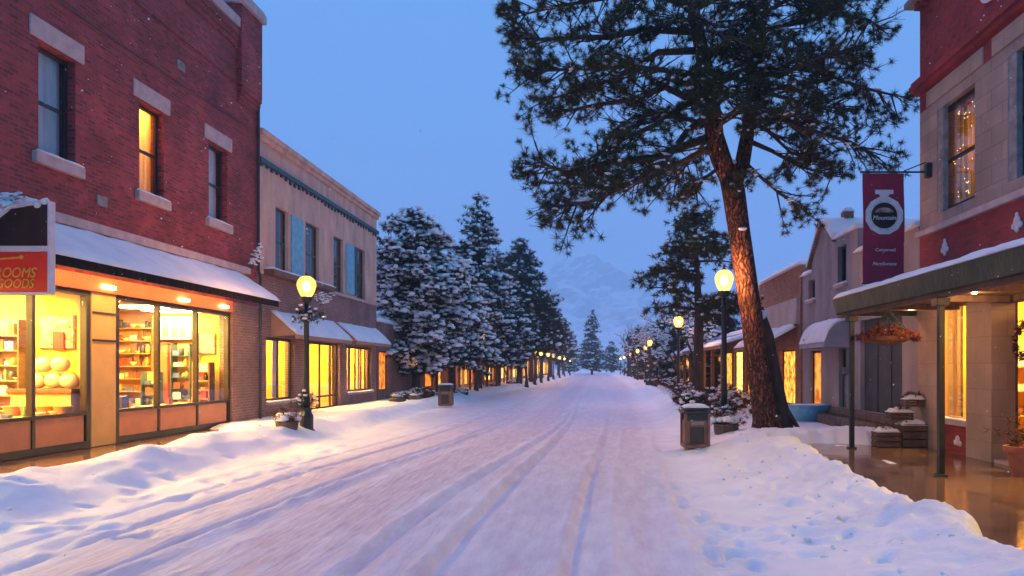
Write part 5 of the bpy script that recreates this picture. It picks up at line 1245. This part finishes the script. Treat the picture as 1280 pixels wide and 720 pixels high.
#@@PART4
# ================================================================= SHOP ROWS
LIT = {'yellow': emit_mat('yellow_lit_glass', (1,.60,.13), 2.2, (.50,.16,.02), 6.5, .36, .62), 'orange': emit_mat('orange_lit_shop_glass', (1,.40,.05), 1.5, (.25,.06,.01), 6.0, .36, .64),
       'deep': emit_mat('deep_orange_lit_glass', (1,.27,.03), 1.0, (.25,.05,.005), 5.0, .36, .64), 'dark': None}
def row_shop(s, x, y0, y1, h, wall, wins, label, depth=7, awn=None, awn_mat='canvas', fascia=None, snow=.2, name='shop_building', posts=0, parapet=.0, seed=1, sign=None):
    """s = inward direction (-1 left row, +1 right row); wins = [(y0,y1,z0,z1,kind)]"""
    B = empty(name, (x, (y0+y1)/2, 0), label, 'shop'); 
    holes = [w[:4] for w in wins]
    w = MB(); wall_x(w, x, x+.3*s, y0, y1, 0, h, holes)
    w.box(x+.3*s, x+depth*s, y1-.3, y1, 0, h).box(x+.3*s, x+depth*s, y0, y0+.3, 0, h).box(x+depth*s, x+(depth+.3)*s, y0, y1, 0, h)
    w.build('wall', M[wall], B)
    MB().box(x+.3*s, x+depth*s, y0+.3, y1-.3, h-.35, h-.25).build('roof', M['asphalt'], B)
    for (a, b, c, d, k) in wins:
        n = max(1, int((b-a)/1.3)); mu = [a+(b-a)*i/n for i in range(1, n)]
        window_x(B, x+.1*s, s, a, b, c, d, M['frame'], LIT[k] or M['mirrorglass'], mullions=mu, fw=.06, curtain=None if LIT[k] else M['slate'], name='shop_window' if c < 1.2 and d < 3.2 else 'window')
    if fascia: MB().box(x-.12*s, x-.002*s, y0+.05, y1-.05, fascia[0], fascia[1]).build('fascia', M[fascia[2]], B)
    snow_slab(min(x-.1*s, x+.4*s), max(x-.1*s, x+.4*s), y0, y1, h+.002, snow, seed=seed, step=.15).build('snow_cover', M['snow'], B, smooth=True)
    snow_slab(min(x+.3*s, x+depth*s), max(x+.3*s, x+depth*s), y0, y1, h-.24, .2, seed=seed+1, step=.4).build('snow_cover', M['snow'], B, smooth=True)
    if awn:
        for (a, b, zt, zb, pr) in awn:
            xo = x-pr*s; A = MB().prism([(x, zt),(xo, zb),(xo, zb-.14),(xo+.02*s, zb-.14),(xo+.02*s, zb-.03),(x, zt-.04)], a, b, 'y').build('awning', M[awn_mat], B)
            snow_slab(min(x, xo), max(x, xo), a, b, 0, .14, seed=seed+3, step=.15, zf=lambda X, Y, zt=zt, zb=zb, pr=pr: zt+.003-np.abs(X-x)*(zt-zb)/pr, edge=.1).build('snow_cover', M['snow'], A, smooth=True)
            for k in range(posts):
                yy = a+.15+(b-a-.3)*k/(posts-1); MB().box(xo+.04*s, xo+.18*s, yy-.07, yy+.07, 0, zb-.1).build('awning_post', M['wood'], B)
    return B
def W(a, b, n, z0, z1, kinds, gap=.5):
    out = []; L = (b-a)/n
    for i in range(n): out.append((a+i*L+gap/2, a+(i+1)*L-gap/2, z0, z1, kinds[i % len(kinds)]))
    return out
row_shop(-1, XL, 31.0, 45, 3.6, 'brickdull', [(31.2,32.6,.6,2.35,'deep')]+W(39.5,44.6,2,.5,2.6,['deep','orange']), 'low brick shop behind the first broad snowy evergreen', seed=2, awn=[(38,44.8,2.95,2.6,1.1)], posts=3)
row_shop(-1, XL+.3, 45.2, 57, 4.2, 'stucco', W(45.4,56.8,5,.4,2.5,['orange','yellow','orange','deep','yellow']), 'orange-lit shop with porch posts behind the pointed spruce', awn=[(45.4,56.8,3.0,2.6,1.3)], posts=7, seed=3)
row_shop(-1, XL, 57.2, 72, 3.9, 'brickbrown', W(57.4,71.8,5,.5,2.5,['deep','orange','yellow','deep','orange']), 'brown brick shop with five lit windows under the dark evergreens', awn=[(57.4,71.8,3.0,2.6,1.2)], posts=6, seed=4)
row_shop(-1, XL, 72.2, 90, 4.4, 'palestucco', W(72.4,89.8,5,.5,2.6,['yellow','orange','deep','yellow','yellow']), 'pale stucco shop halfway along the far row of lit windows', awn=[(72.4,89.8,3.0,2.7,1.2)], seed=5)
row_shop(-1, XL, 90.2, 116, 4.2, 'brickdull', W(90.4,115.8,6,.5,2.6,['yellow','orange','yellow','orange']), 'long dull brick shop near the end of the evergreen side', seed=6)
row_shop(-1, XL, 116.2, 150, 4.6, 'brickbrown', W(116.4,149.8,6,.5,2.7,['yellow','orange','yellow']), 'last brown brick shop at the end of the evergreen side', seed=7)
# oval sign
t = empty('oval_sign', (-8.75, 34.4, 1.7), 'glowing orange oval sign under the first broad snowy evergreen', 'sign')
MB().prism([(-8.75+.36*math.cos(2*PI*k/24), 1.88+.23*math.sin(2*PI*k/24)) for k in range(24)], 34.37, 34.43, 'y').build('panel', emit_mat('oval_sign_face', (1,.42,.10), .55, (.7,.2,.04), 3), t)
MB().tube([(-8.75,34.4,2.1),(-8.75,34.4,2.62),(XL+.02,34.4,2.68)], .025, 6).build('bracket', M['iron'], t)
MB().tube([(-8.75+.38*math.cos(2*PI*k/24),34.4,1.88+.25*math.sin(2*PI*k/24)) for k in range(25)], .03, 5).build('rim', M['wood'], t)

row_shop(1, XR, 21.9, 27.4, 4.75, 'brickbrown', [(22.5,24.3,.4,2.2,'orange'),(24.8,27.1,.4,2.2,'orange')], 'brown brick shop with pale fascia and a dark awning next to the grey gabled building', fascia=(2.95,3.75,'palestucco'), awn=[(22.2,27.2,2.9,2.35,1.0)], awn_mat='wood', seed=12)
row_shop(1, XR, 27.6, 40, 3.05, 'wood', W(27.8,39.8,5,.35,2.35,['orange','yellow','orange','orange','deep']), 'low timber cafe with thick roof snow and orange windows behind the big pine', awn=[(27.8,39.8,2.9,2.5,1.4)], posts=6, seed=13, awn_mat='wood')
row_shop(1, XR+.3, 40.2, 56, 3.9, 'brickdull', W(40.4,55.8,5,.5,2.4,['deep','orange','dark','orange']), 'dull brick shop beyond the low timber cafe', awn=[(40.4,55.8,2.9,2.5,1.2)], seed=14)
row_shop(1, XR+.6, 56.2, 84, 4.2, 'brickbrown', W(56.4,83.8,6,.5,2.5,['orange','deep','yellow','dark']), 'long brown brick shop beyond the snowy hedges', seed=15)
row_shop(1, XR+1, 84.2, 130, 4.4, 'palestucco', W(84.4,129.8,7,.5,2.6,['orange','yellow','dark']), 'far pale stucco shop on the hedge side of the street', seed=16)

# ================================================================= TREES
ev = 'snowy evergreens along the pavement'
spruce('spruce_tree', -8.9, 36, 9.3, 3.2, 'broad rounded evergreen thick with snow next to the peach building', group=ev, roundness=1.0, power=.55, seed=1, snow=.8, clear=1.7, tr=.22)
spruce('spruce_tree', -7.75, 39.5, 7.6, 2.6, 'lower snow-heavy evergreen tucked between the broad one and the pointed one', group=ev, roundness=.6, power=.8, seed=2, snow=.8, clear=2.0, tr=.18)
spruce('spruce_tree', -7.2, 45, 12.4, 3.4, 'tall pointed spruce rising highest in the snowy evergreen row', group=ev, roundness=.15, power=.80, seed=3, snow=.5, clear=2.3, tr=.24, tuft=.26)
spruce('spruce_tree', -6.9, 52, 8.2, 2.5, 'snowy evergreen drooping over the pavement in front of the dark pair', group=ev, roundness=.6, power=.9, seed=4, snow=.75, clear=2.3, tr=.2, tuft=.27)
spruce('spruce_tree', -6.2, 60, 12.3, 4.0, 'dark evergreen with a blunt crown and little snow beyond the tall pointed spruce', group=ev, roundness=.6, power=.85, seed=5, snow=.14, clear=3.4, tr=.26, tuft=.3)
spruce('spruce_tree', -6.0, 69, 10.3, 3.7, 'dark spreading evergreen, second of the dark pair', group=ev, roundness=.6, power=.85, seed=6, snow=.12, clear=3.4, tr=.24, tuft=.32)
spruce('spruce_tree', -6.4, 88, 10.0, 2.9, 'small grey-green evergreen past the dark pair', group=ev, roundness=.3, power=.85, seed=7, snow=.25, clear=3.4, tr=.22, tuft=.36)
spruce('spruce_tree', -6.6, 112, 9.6, 3.0, 'small far evergreen just before the open end of the street', group=ev, roundness=.3, power=.8, seed=8, snow=.25, clear=3.4, tr=.22, tuft=.42)
spruce('spruce_tree', -.4, 172, 15.2, 4.0, 'lone conical spruce at the end of the street below the mountain', roundness=.12, power=.8, seed=9, snow=.2, clear=1.5, tr=.3, tuft=.55)
spruce('spruce_tree', -6.5, 190, 12, 4.0, 'taller faint spruce beside the lone street-end spruce', roundness=.3, power=.8, seed=10, snow=.3, clear=1.5, tr=.3, tuft=.6)
spruce('spruce_tree', 5.2, 205, 9, 3.4, 'low faint spruce beside the lone street-end spruce', roundness=.3, power=.8, seed=12, snow=.3, clear=1.2, tr=.3, tuft=.6)
for i, (x, y, h, r, lb) in enumerate([(-6.3,78,9.4,3.0,'dark evergreen leaning towards the road past the dark pair'),(-6.0,99,9.5,3.0,'dusky evergreen between the first and second clear lamps'),(-6.2,126,9.5,3.2,'dusky evergreen near the third clear lamp'),(-6.4,150,10,3.6,'last dusky evergreen before the street end')]):
    spruce('spruce_tree', x, y, h, r, lb, group=ev, roundness=.45, power=.8, seed=40+i, snow=.2, clear=3.5, tr=.2, tuft=.3+.0022*y)
for i, (x, y, h, r, lb) in enumerate([(6.3,37,5.2,1.7,'small round snowy evergreen before the dull brick shop'),(6.2,52,6.0,2.0,'dark snowy evergreen before the long brown shop'),(6.6,68,6.6,2.2,'dark snowy evergreen behind the set-back lamp'),(6.9,90,7.0,2.6,'dark snowy evergreen past the fourth kerb lamp'),(7.2,115,8.0,3.0,'farther dark snowy evergreen by the smallest lamps')]):
    spruce('spruce_tree', x, y, h, r, lb, group='evergreens behind the kerb lamps', roundness=.8, power=.7, seed=60+i, snow=.22, clear=.9, tr=.15, tuft=.24+.002*y)
for i, (x, y) in enumerate([(-5.4,66),(-5.3,84),(-5.2,110),(-5.0,152)]):
    lamp(x, y, 3.15, ['tiny street lamp between the first and second clear lamps','tiny street lamp between the second and third clear lamps','tiny street lamp between the third clear lamp and the last one','tiniest street lamp at the very end beyond the evergreens'][i])
for i, (x, y) in enumerate([(4.9,68),(5.3,92),(5.5,117),(5.6,150)]):
    lamp(x, y, 3.5, ['tiny kerbside lamp between the third and fourth kerbside lamps','tiny kerbside lamp between the fourth and fifth kerbside lamps','tiny kerbside lamp just past the fifth kerbside lamp','tiniest kerbside lamp on the hedge side at the street end'][i])
bare_tree(5.6, 110, 10.5, 'hazy purple-grey bare tree near the street end', seed=3, tr=.28, spread=.6, levels=5)
bare_tree(7.4, 128, 10.5, 'faint bare tree behind the last lamps', seed=5, tr=.28, spread=.6, levels=5)
bare_tree(4.9, 34, 5.4, 'small bare tree with snowy twigs in front of the low timber cafe', seed=7, tr=.12, snow=.8, spread=.6, levels=5)
bare_tree(5.6, 46, 6.6, 'snowy bare tree in front of the dull brick shop', seed=8, tr=.14, snow=.8, spread=.6, levels=5)
bare_tree(4.9, 62, 6.2, 'snow-dusted bare tree beside the kerb lamp and hedge', seed=11, tr=.14, snow=.8, spread=.6, levels=5)
bare_tree(6.3, 78, 7.4, 'wide snow-dusted bare tree behind the set-back lamp', seed=12, tr=.15, snow=.7, spread=.6, levels=5)
for i, (x, y, h, lb) in enumerate([(-7.3,48.5,5,'thin bare street tree just past the tall pointed spruce'),(-7.6,64,5.5,'thin bare street tree between the two dark evergreens'),(-7.2,76,5.5,'thin bare street tree past the dark pair'),(-7.4,97,6,'thin bare street tree near the second clear lamp'),(-7.3,124,6,'thin bare street tree near the third clear lamp')]):
    bare_tree(x, y, h, lb, seed=20+i, tr=.11, snow=.8, levels=4, group='thin bare street trees')
# shrubs
rs = random.Random(12)
def rows(lst, group):
    for i, (x, y, r, h, lb, dry) in enumerate(lst): shrub(x+(.9 if x > 0 and y > 34 else 0), y, .1, r*(.85 if y > 34 else 1), h*(.62 if y > 34 else .9), lb, group, seed=int(x*13+y*7) % 997, dry=dry, n=int(90+90*r), snow=.3 if x > 0 else .45)
rows([(4.9,20.6,.45,.75,'snow-capped round shrub directly behind the big pine trunk',False),(4.1,22.4,.5,.8,'snow-capped shrub between the lamp post and the pine trunk',True),
      (3.25,21.6,.5,.9,'snow-capped shrub just behind the bin and lamp',True),(2.75,20.0,.42,.95,'leafy snowy shrub rising behind the brown bin',False),(3.3,25.2,.6,1.1,'larger snowy shrub under the smaller dark pine',True),
      (4.3,27,.6,.9,'snowy shrub in front of the cafe posts',False),(5.2,25.5,.5,.8,'snowy shrub near the brown brick shop window',True),(5.4,29.5,.6,1.0,'snowy shrub at the corner of the timber cafe',False)], 'snow-capped shrubs by the big pine')
rows([(3.7,36,.6,1.0,'first snowy hedge shrub past the second kerb lamp',True),(4.4,40,.7,1.3,'second snowy hedge shrub past the second kerb lamp',False),(4.2,45,.8,1.4,'third snowy hedge shrub past the second kerb lamp',True),
      (4.5,50,.8,1.5,'snowy hedge shrub just before the third kerb lamp',False),(4.6,58,.9,1.6,'snowy hedge shrub just past the third kerb lamp',True),(5.0,66,1.0,1.8,'tall snowy hedge shrub before the set-back lamp',False),
      (5.0,74,1.0,1.9,'snowy hedge shrub beside the set-back lamp',True),(5.2,88,1.1,2.0,'far snowy hedge shrub past the fourth kerb lamp',False),(5.6,98,1.2,2.2,'far snowy hedge shrub before the fifth kerb lamp',True),(5.8,116,1.3,2.4,'last snowy hedge shrub by the smallest lamps',False)], 'snowy hedge shrubs along the kerb')
rows([(-8.4,31.8,.5,.5,'low snowy shrub at the corner of the peach building',False),(-7.9,33.2,.6,.7,'dry leafy shrub under the broad evergreen',True),(-7.4,34.4,.5,.5,'small snowy shrub at the kerb under the broad evergreen',False),
      (-6.9,37.5,.45,.6,'snowy shrub between the dark bin and the pointed spruce',False),(-7.6,41.5,.5,.6,'reddish snowy shrub before the far lamp post',True),(-7.4,47,.5,.6,'snowy shrub at the porch posts of the orange shop',False),
      (-7.4,54,.6,.7,'snowy shrub beside the dark evergreen trunk',True),(-7.3,64,.6,.7,'snowy shrub beyond the first dark evergreen trunk',False),(-7.5,72,.6,.8,'snowy shrub beyond the second dark evergreen trunk',True),(-7.4,84,.7,.8,'far snowy shrub past the first clear lamp',False),(-7.6,101,.8,.9,'far snowy shrub before the second clear lamp',True)], 'snowy shrubs along the evergreen side')
# planters at lamp bases
def planter(x, y, z, r, h, label, seed):
    P_ = empty('stone_planter', (x,y,z), label, 'planter', 'planters at the lamp bases'); rng = np.random.default_rng(seed)
    MB().lathe([(r*.8,-.05),(r*.95,h*.5),(r,h),(r*.86,h),(r*.82,h*.85),(.001,h*.83)], seg=16, caps=False).build('tub', M['rubble'], P_, world=False)
    C = [(rng.normal()*r*.6, rng.normal()*r*.6, h+abs(rng.normal())*.13) for _ in range(70)]
    foliage_obj('plant', C, .11, 14, .016, rng, M['drybrown'], P_)
    S = [(rng.normal()*r*.5, rng.normal()*r*.5, h+.05+rng.uniform(0,.1)) for _ in range(16)]
    lump_obj('snow_cover', S, [(rng.uniform(.07,.16), rng.uniform(.07,.14), rng.uniform(.04,.08)) for _ in S], rng, P_)
planter(2.80, 15.2, .12, .27, .30, 'round stone planter heaped with snow at the foot of the tall lamp', 1)
planter(-6.62, 15.55, .25, .24, .20, 'low stone planter of brown leaves at the foot of the peach building lamp', 2)
planter(3.75, 29.4, .12, .4, .4, 'planter at the foot of the second kerb lamp', 3)
planter(4.4, 54.5, .12, .5, .5, 'planter at the foot of the third kerb lamp', 4)
def lamp_greens(x, y, label, seed, zs=(.75, 3.05)):
    r = empty('garland', (x, y, .1), label, 'garland'); rng = np.random.default_rng(seed); C = []; S = []
    for k in range(60):
        C.append((rng.normal()*.13, rng.normal()*.10, zs[0]-.1+rng.normal()*.10))
    for k in range(70): 
        sx = rng.choice([-1,1]); C.append((sx*abs(rng.normal())*.16, rng.normal()*.12, zs[1]-.32+rng.normal()*.10))
    for c in C[::4]: S.append((c[0], c[1], c[2]+.05))
    foliage_obj('greenery', C, .10, 14, .014, rng, M['spruce'], r); lump_obj('snow_cover', S, [(.06,.05,.03)]*len(S), rng, r)
lamp_greens(-6.5, 16.3, 'snowy greenery tied round the peach building lamp post', 5, (.85,3.0))
lamp_greens(2.9, 16.0, 'snowy greenery at the foot of the tall lamp post by the bin', 6, (.62,.75))
# bins
def bin_(x, y, z, label, s=1, rz=.05):
    r = empty('litter_bin', (x,y,z), label, 'litter bin', rz=rz); w = .29*s; h = .84*s
    b = MB().box(-w, w, -w, w, .03, h-.12)
    b.build('body', M['binmetal'], r, world=False, bevel=.03)
    f = MB()
    for sx in (-1,1):
        for sy in (-1,1): f.box(sx*w-.025, sx*w+.025, sy*w-.025, sy*w+.025, 0, h)
    f.box(-w-.02, w+.02, -w-.02, w+.02, -.02, .05); f.build('frame', M['binmetal'], r, world=False, bevel=.006)
    MB().box(-w-.04, w+.04, -w-.04, w+.04, h, h+.05).box(-w+.02, w-.02, -w+.02, w-.02, h+.05, h+.11).build('lid', M['frame'], r, world=False, bevel=.015)
    MB().box(-w*.62, w*.62, -w-.012, -w-.002, h*.10, h*.60).build('door', M['frame'], r, world=False, bevel=.004)
    MB().box(-w*.55, w*.55, -w-.016, -w-.003, h*.66, h*.76).build('plate', M['ice'], r, world=False, bevel=.004)
    MB().box(-w*.9, w*.9, -w+.01, w-.01, h-.12, h-.002).build('opening', M['black'], r, world=False)
    snow_slab(x-w, x+w, y-w, y+w, z+h+.11, .07, seed=3, edge=.15, step=.05).build('snow_cover', M['snow'], r, smooth=True).rotation_euler = (0,0,-rz)
bin_(1.95, 13.85, .10, 'brown metal litter bin with a snow-covered lid in front of the tall lamp', .76)
bin_(-5.95, 29, .1, 'dark litter bin at the kerb below the broad snowy evergreen', .85)
# rough snow-covered rocks near left lamp and peach doorstep
def rock(x, y, z, r, label, seed):
    R = empty('rock', (x,y,z), label, 'rock'); rng = np.random.default_rng(seed)
    lump_obj('stone', [(0,0,0),(r*.6,.1,-.03)], [(r,r*.8,r*.6),(r*.6,r*.6,r*.4)], rng, R, M['rubble']).name = 'stone'
    lump_obj('snow_cover', [(0,0,r*.5)], [(r*.8,r*.6,r*.2)], rng, R)
rock(-8.1, 29.6, .3, .35, 'snow-dusted dark rock in the bank before the peach building corner', 3)
rock(-7.7, 31.0, .3, .3, 'smaller snow-dusted dark rock beside the bin side of the peach corner', 4)
def mailbox_post(x, y, z, label):
    r = empty('parking_post', (x,y,z), label, 'post'); MB().box(-.05,.05,-.05,.05,-.05,1.25).box(-.08,.08,-.06,.06,1.0,1.3).build('post', M['iron'], r, world=False, bevel=.01); lump_obj('snow_cover', [(0,0,1.33)], [(.09,.08,.06)], np.random.default_rng(2), r)
# snow clods on the banks (nobody could count them)
def clods():
    rng = np.random.default_rng(8); n = 60; C = []; 
    x1 = rng.uniform(1.6, 3.6, n); y1 = 4.6+rng.uniform(0, 1, n)**1.3*10; x2 = rng.uniform(-7.7, -5.9, n//2); y2 = rng.uniform(5.5, 22, n//2); x3 = np.concatenate([rng.normal(c, .12, n//8) for c in (-3.6,-2.0,-1.36,-.3)]); y3 = rng.uniform(4.8, 14, len(x3)); x3 = x3+1.1*sstep(6,22,y3)*np.where(x3 < -1.7, 1, .6)
    x = np.concatenate([x1, x2, x3]); y = np.concatenate([y1, y2, y3]); h, _ = height(x, y); r = np.concatenate([rng.uniform(.008,.034,n)**1, rng.uniform(.01,.035,n//2), rng.uniform(.005,.014,len(x3))])
    ok = h > .05; x, y, h, r = x[ok], y[ok], h[ok], r[ok]
    V, Fc = lumps(np.stack([x, y, h+r*.35], axis=1), np.stack([r*1.2, r, r*.75], axis=1), rng, .35)
    tag(np_mesh('snow_clods', V, Fc, M['snow'], smooth=True), 'small crumbs and clods of snow strewn over the ploughed banks', 'snow', kind='stuff')
clods()
def flakes():
    rng = np.random.default_rng(18); n = 2600; y = 2.5+24*rng.uniform(0,1,n)**.75; x = rng.uniform(-.85,.62,n)*y; z = rng.uniform(.2, 1, n)*(1.6+y*.51)
    r = rng.uniform(.0022,.0052,n)
    V, Fc = lumps(np.stack([x,y,z], axis=1), np.stack([r,r,r], axis=1), rng, .2)
    tag(np_mesh('falling_snow', V, Fc, M['snow']), 'fine snowflakes drifting down through the dusk air', 'snow', kind='stuff')
flakes()

# ================================================================= AIR, SKY, SUN, CAMERA
m, nt, out = nt_new('winter_haze'); pv = N(nt, 'ShaderNodeVolumePrincipled'); pv.inputs['Density'].default_value = HAZE = .00085
pv.inputs['Color'].default_value = (.62,.88,1,1); pv.inputs['Anisotropy'].default_value = 0; nt.links.new(pv.outputs[0], out.inputs['Volume'])
tag(MB().box(-2000, 2200, -60, 3200, -12, 640).build('haze', m), 'thin cold haze filling the street out to the mountain', 'haze', kind='stuff')

w = bpy.data.worlds.new('World'); sc.world = w; w.use_nodes = True; nt = w.node_tree; nt.nodes.clear()
out = nt.nodes.new('ShaderNodeOutputWorld'); bg = nt.nodes.new('ShaderNodeBackground'); sk = nt.nodes.new('ShaderNodeTexSky'); sk.sky_type = 'NISHITA'; sk.sun_disc = False
SUNEL = math.radians(4); 
sk.sun_elevation = SUNEL; sk.sun_rotation = math.radians(160); sk.altitude = 1500; sk.air_density = 1.0; sk.dust_density = .3; sk.ozone_density = 6
mx = N(nt, 'ShaderNodeMix', data_type='RGBA', blend_type='MULTIPLY'); mx.inputs[0].default_value = 1; mx.inputs[7].default_value = (.62,.95,1.35,1)
ad = N(nt, 'ShaderNodeMix', data_type='RGBA', blend_type='MIX'); ad.inputs[0].default_value = SKYMIX = .75; ad.inputs[7].default_value = (.66,2.5,5.1,1)
nt.links.new(sk.outputs[0], mx.inputs[6]); nt.links.new(mx.outputs[2], ad.inputs[6]); nt.links.new(ad.outputs[2], bg.inputs[0]); nt.links.new(bg.outputs[0], out.inputs[0])
bg.inputs[1].default_value = .12
sl = bpy.data.lights.new('dusk_sun', 'SUN'); sl.energy = 1.12; sl.angle = math.radians(55); sl.color = (1,.46,.58)
so = bpy.data.objects.new('dusk_sun', sl); COL.objects.link(so); so.rotation_euler = (math.radians(-36), math.radians(-16), 0); so.location = (0, -20, 40)

cam = bpy.data.cameras.new('camera'); cam.sensor_width = 36; cam.lens = F/1280*36; cam.shift_x = -102/1280; cam.shift_y = 100/1280; cam.clip_start = .05; cam.clip_end = 9000
co = bpy.data.objects.new('camera', cam); COL.objects.link(co); co.location = (0, 0, EYE); co.rotation_euler = (PI/2, 0, 0); sc.camera = co
sc.view_settings.view_transform = 'Standard'; sc.view_settings.look = 'None'; sc.view_settings.gamma = 1; sc.view_settings.exposure = .85
c = sc.cycles; c.use_denoising = True; c.denoiser = 'OPENIMAGEDENOISE'; c.max_bounces = 6; c.diffuse_bounces = 3; c.glossy_bounces = 3; c.transmission_bounces = 4; c.transparent_max_bounces = 12; c.volume_bounces = 2
c.sample_clamp_indirect = 4; c.sample_clamp_direct = 0; c.caustics_reflective = False; c.caustics_refractive = False; c.use_light_tree = True
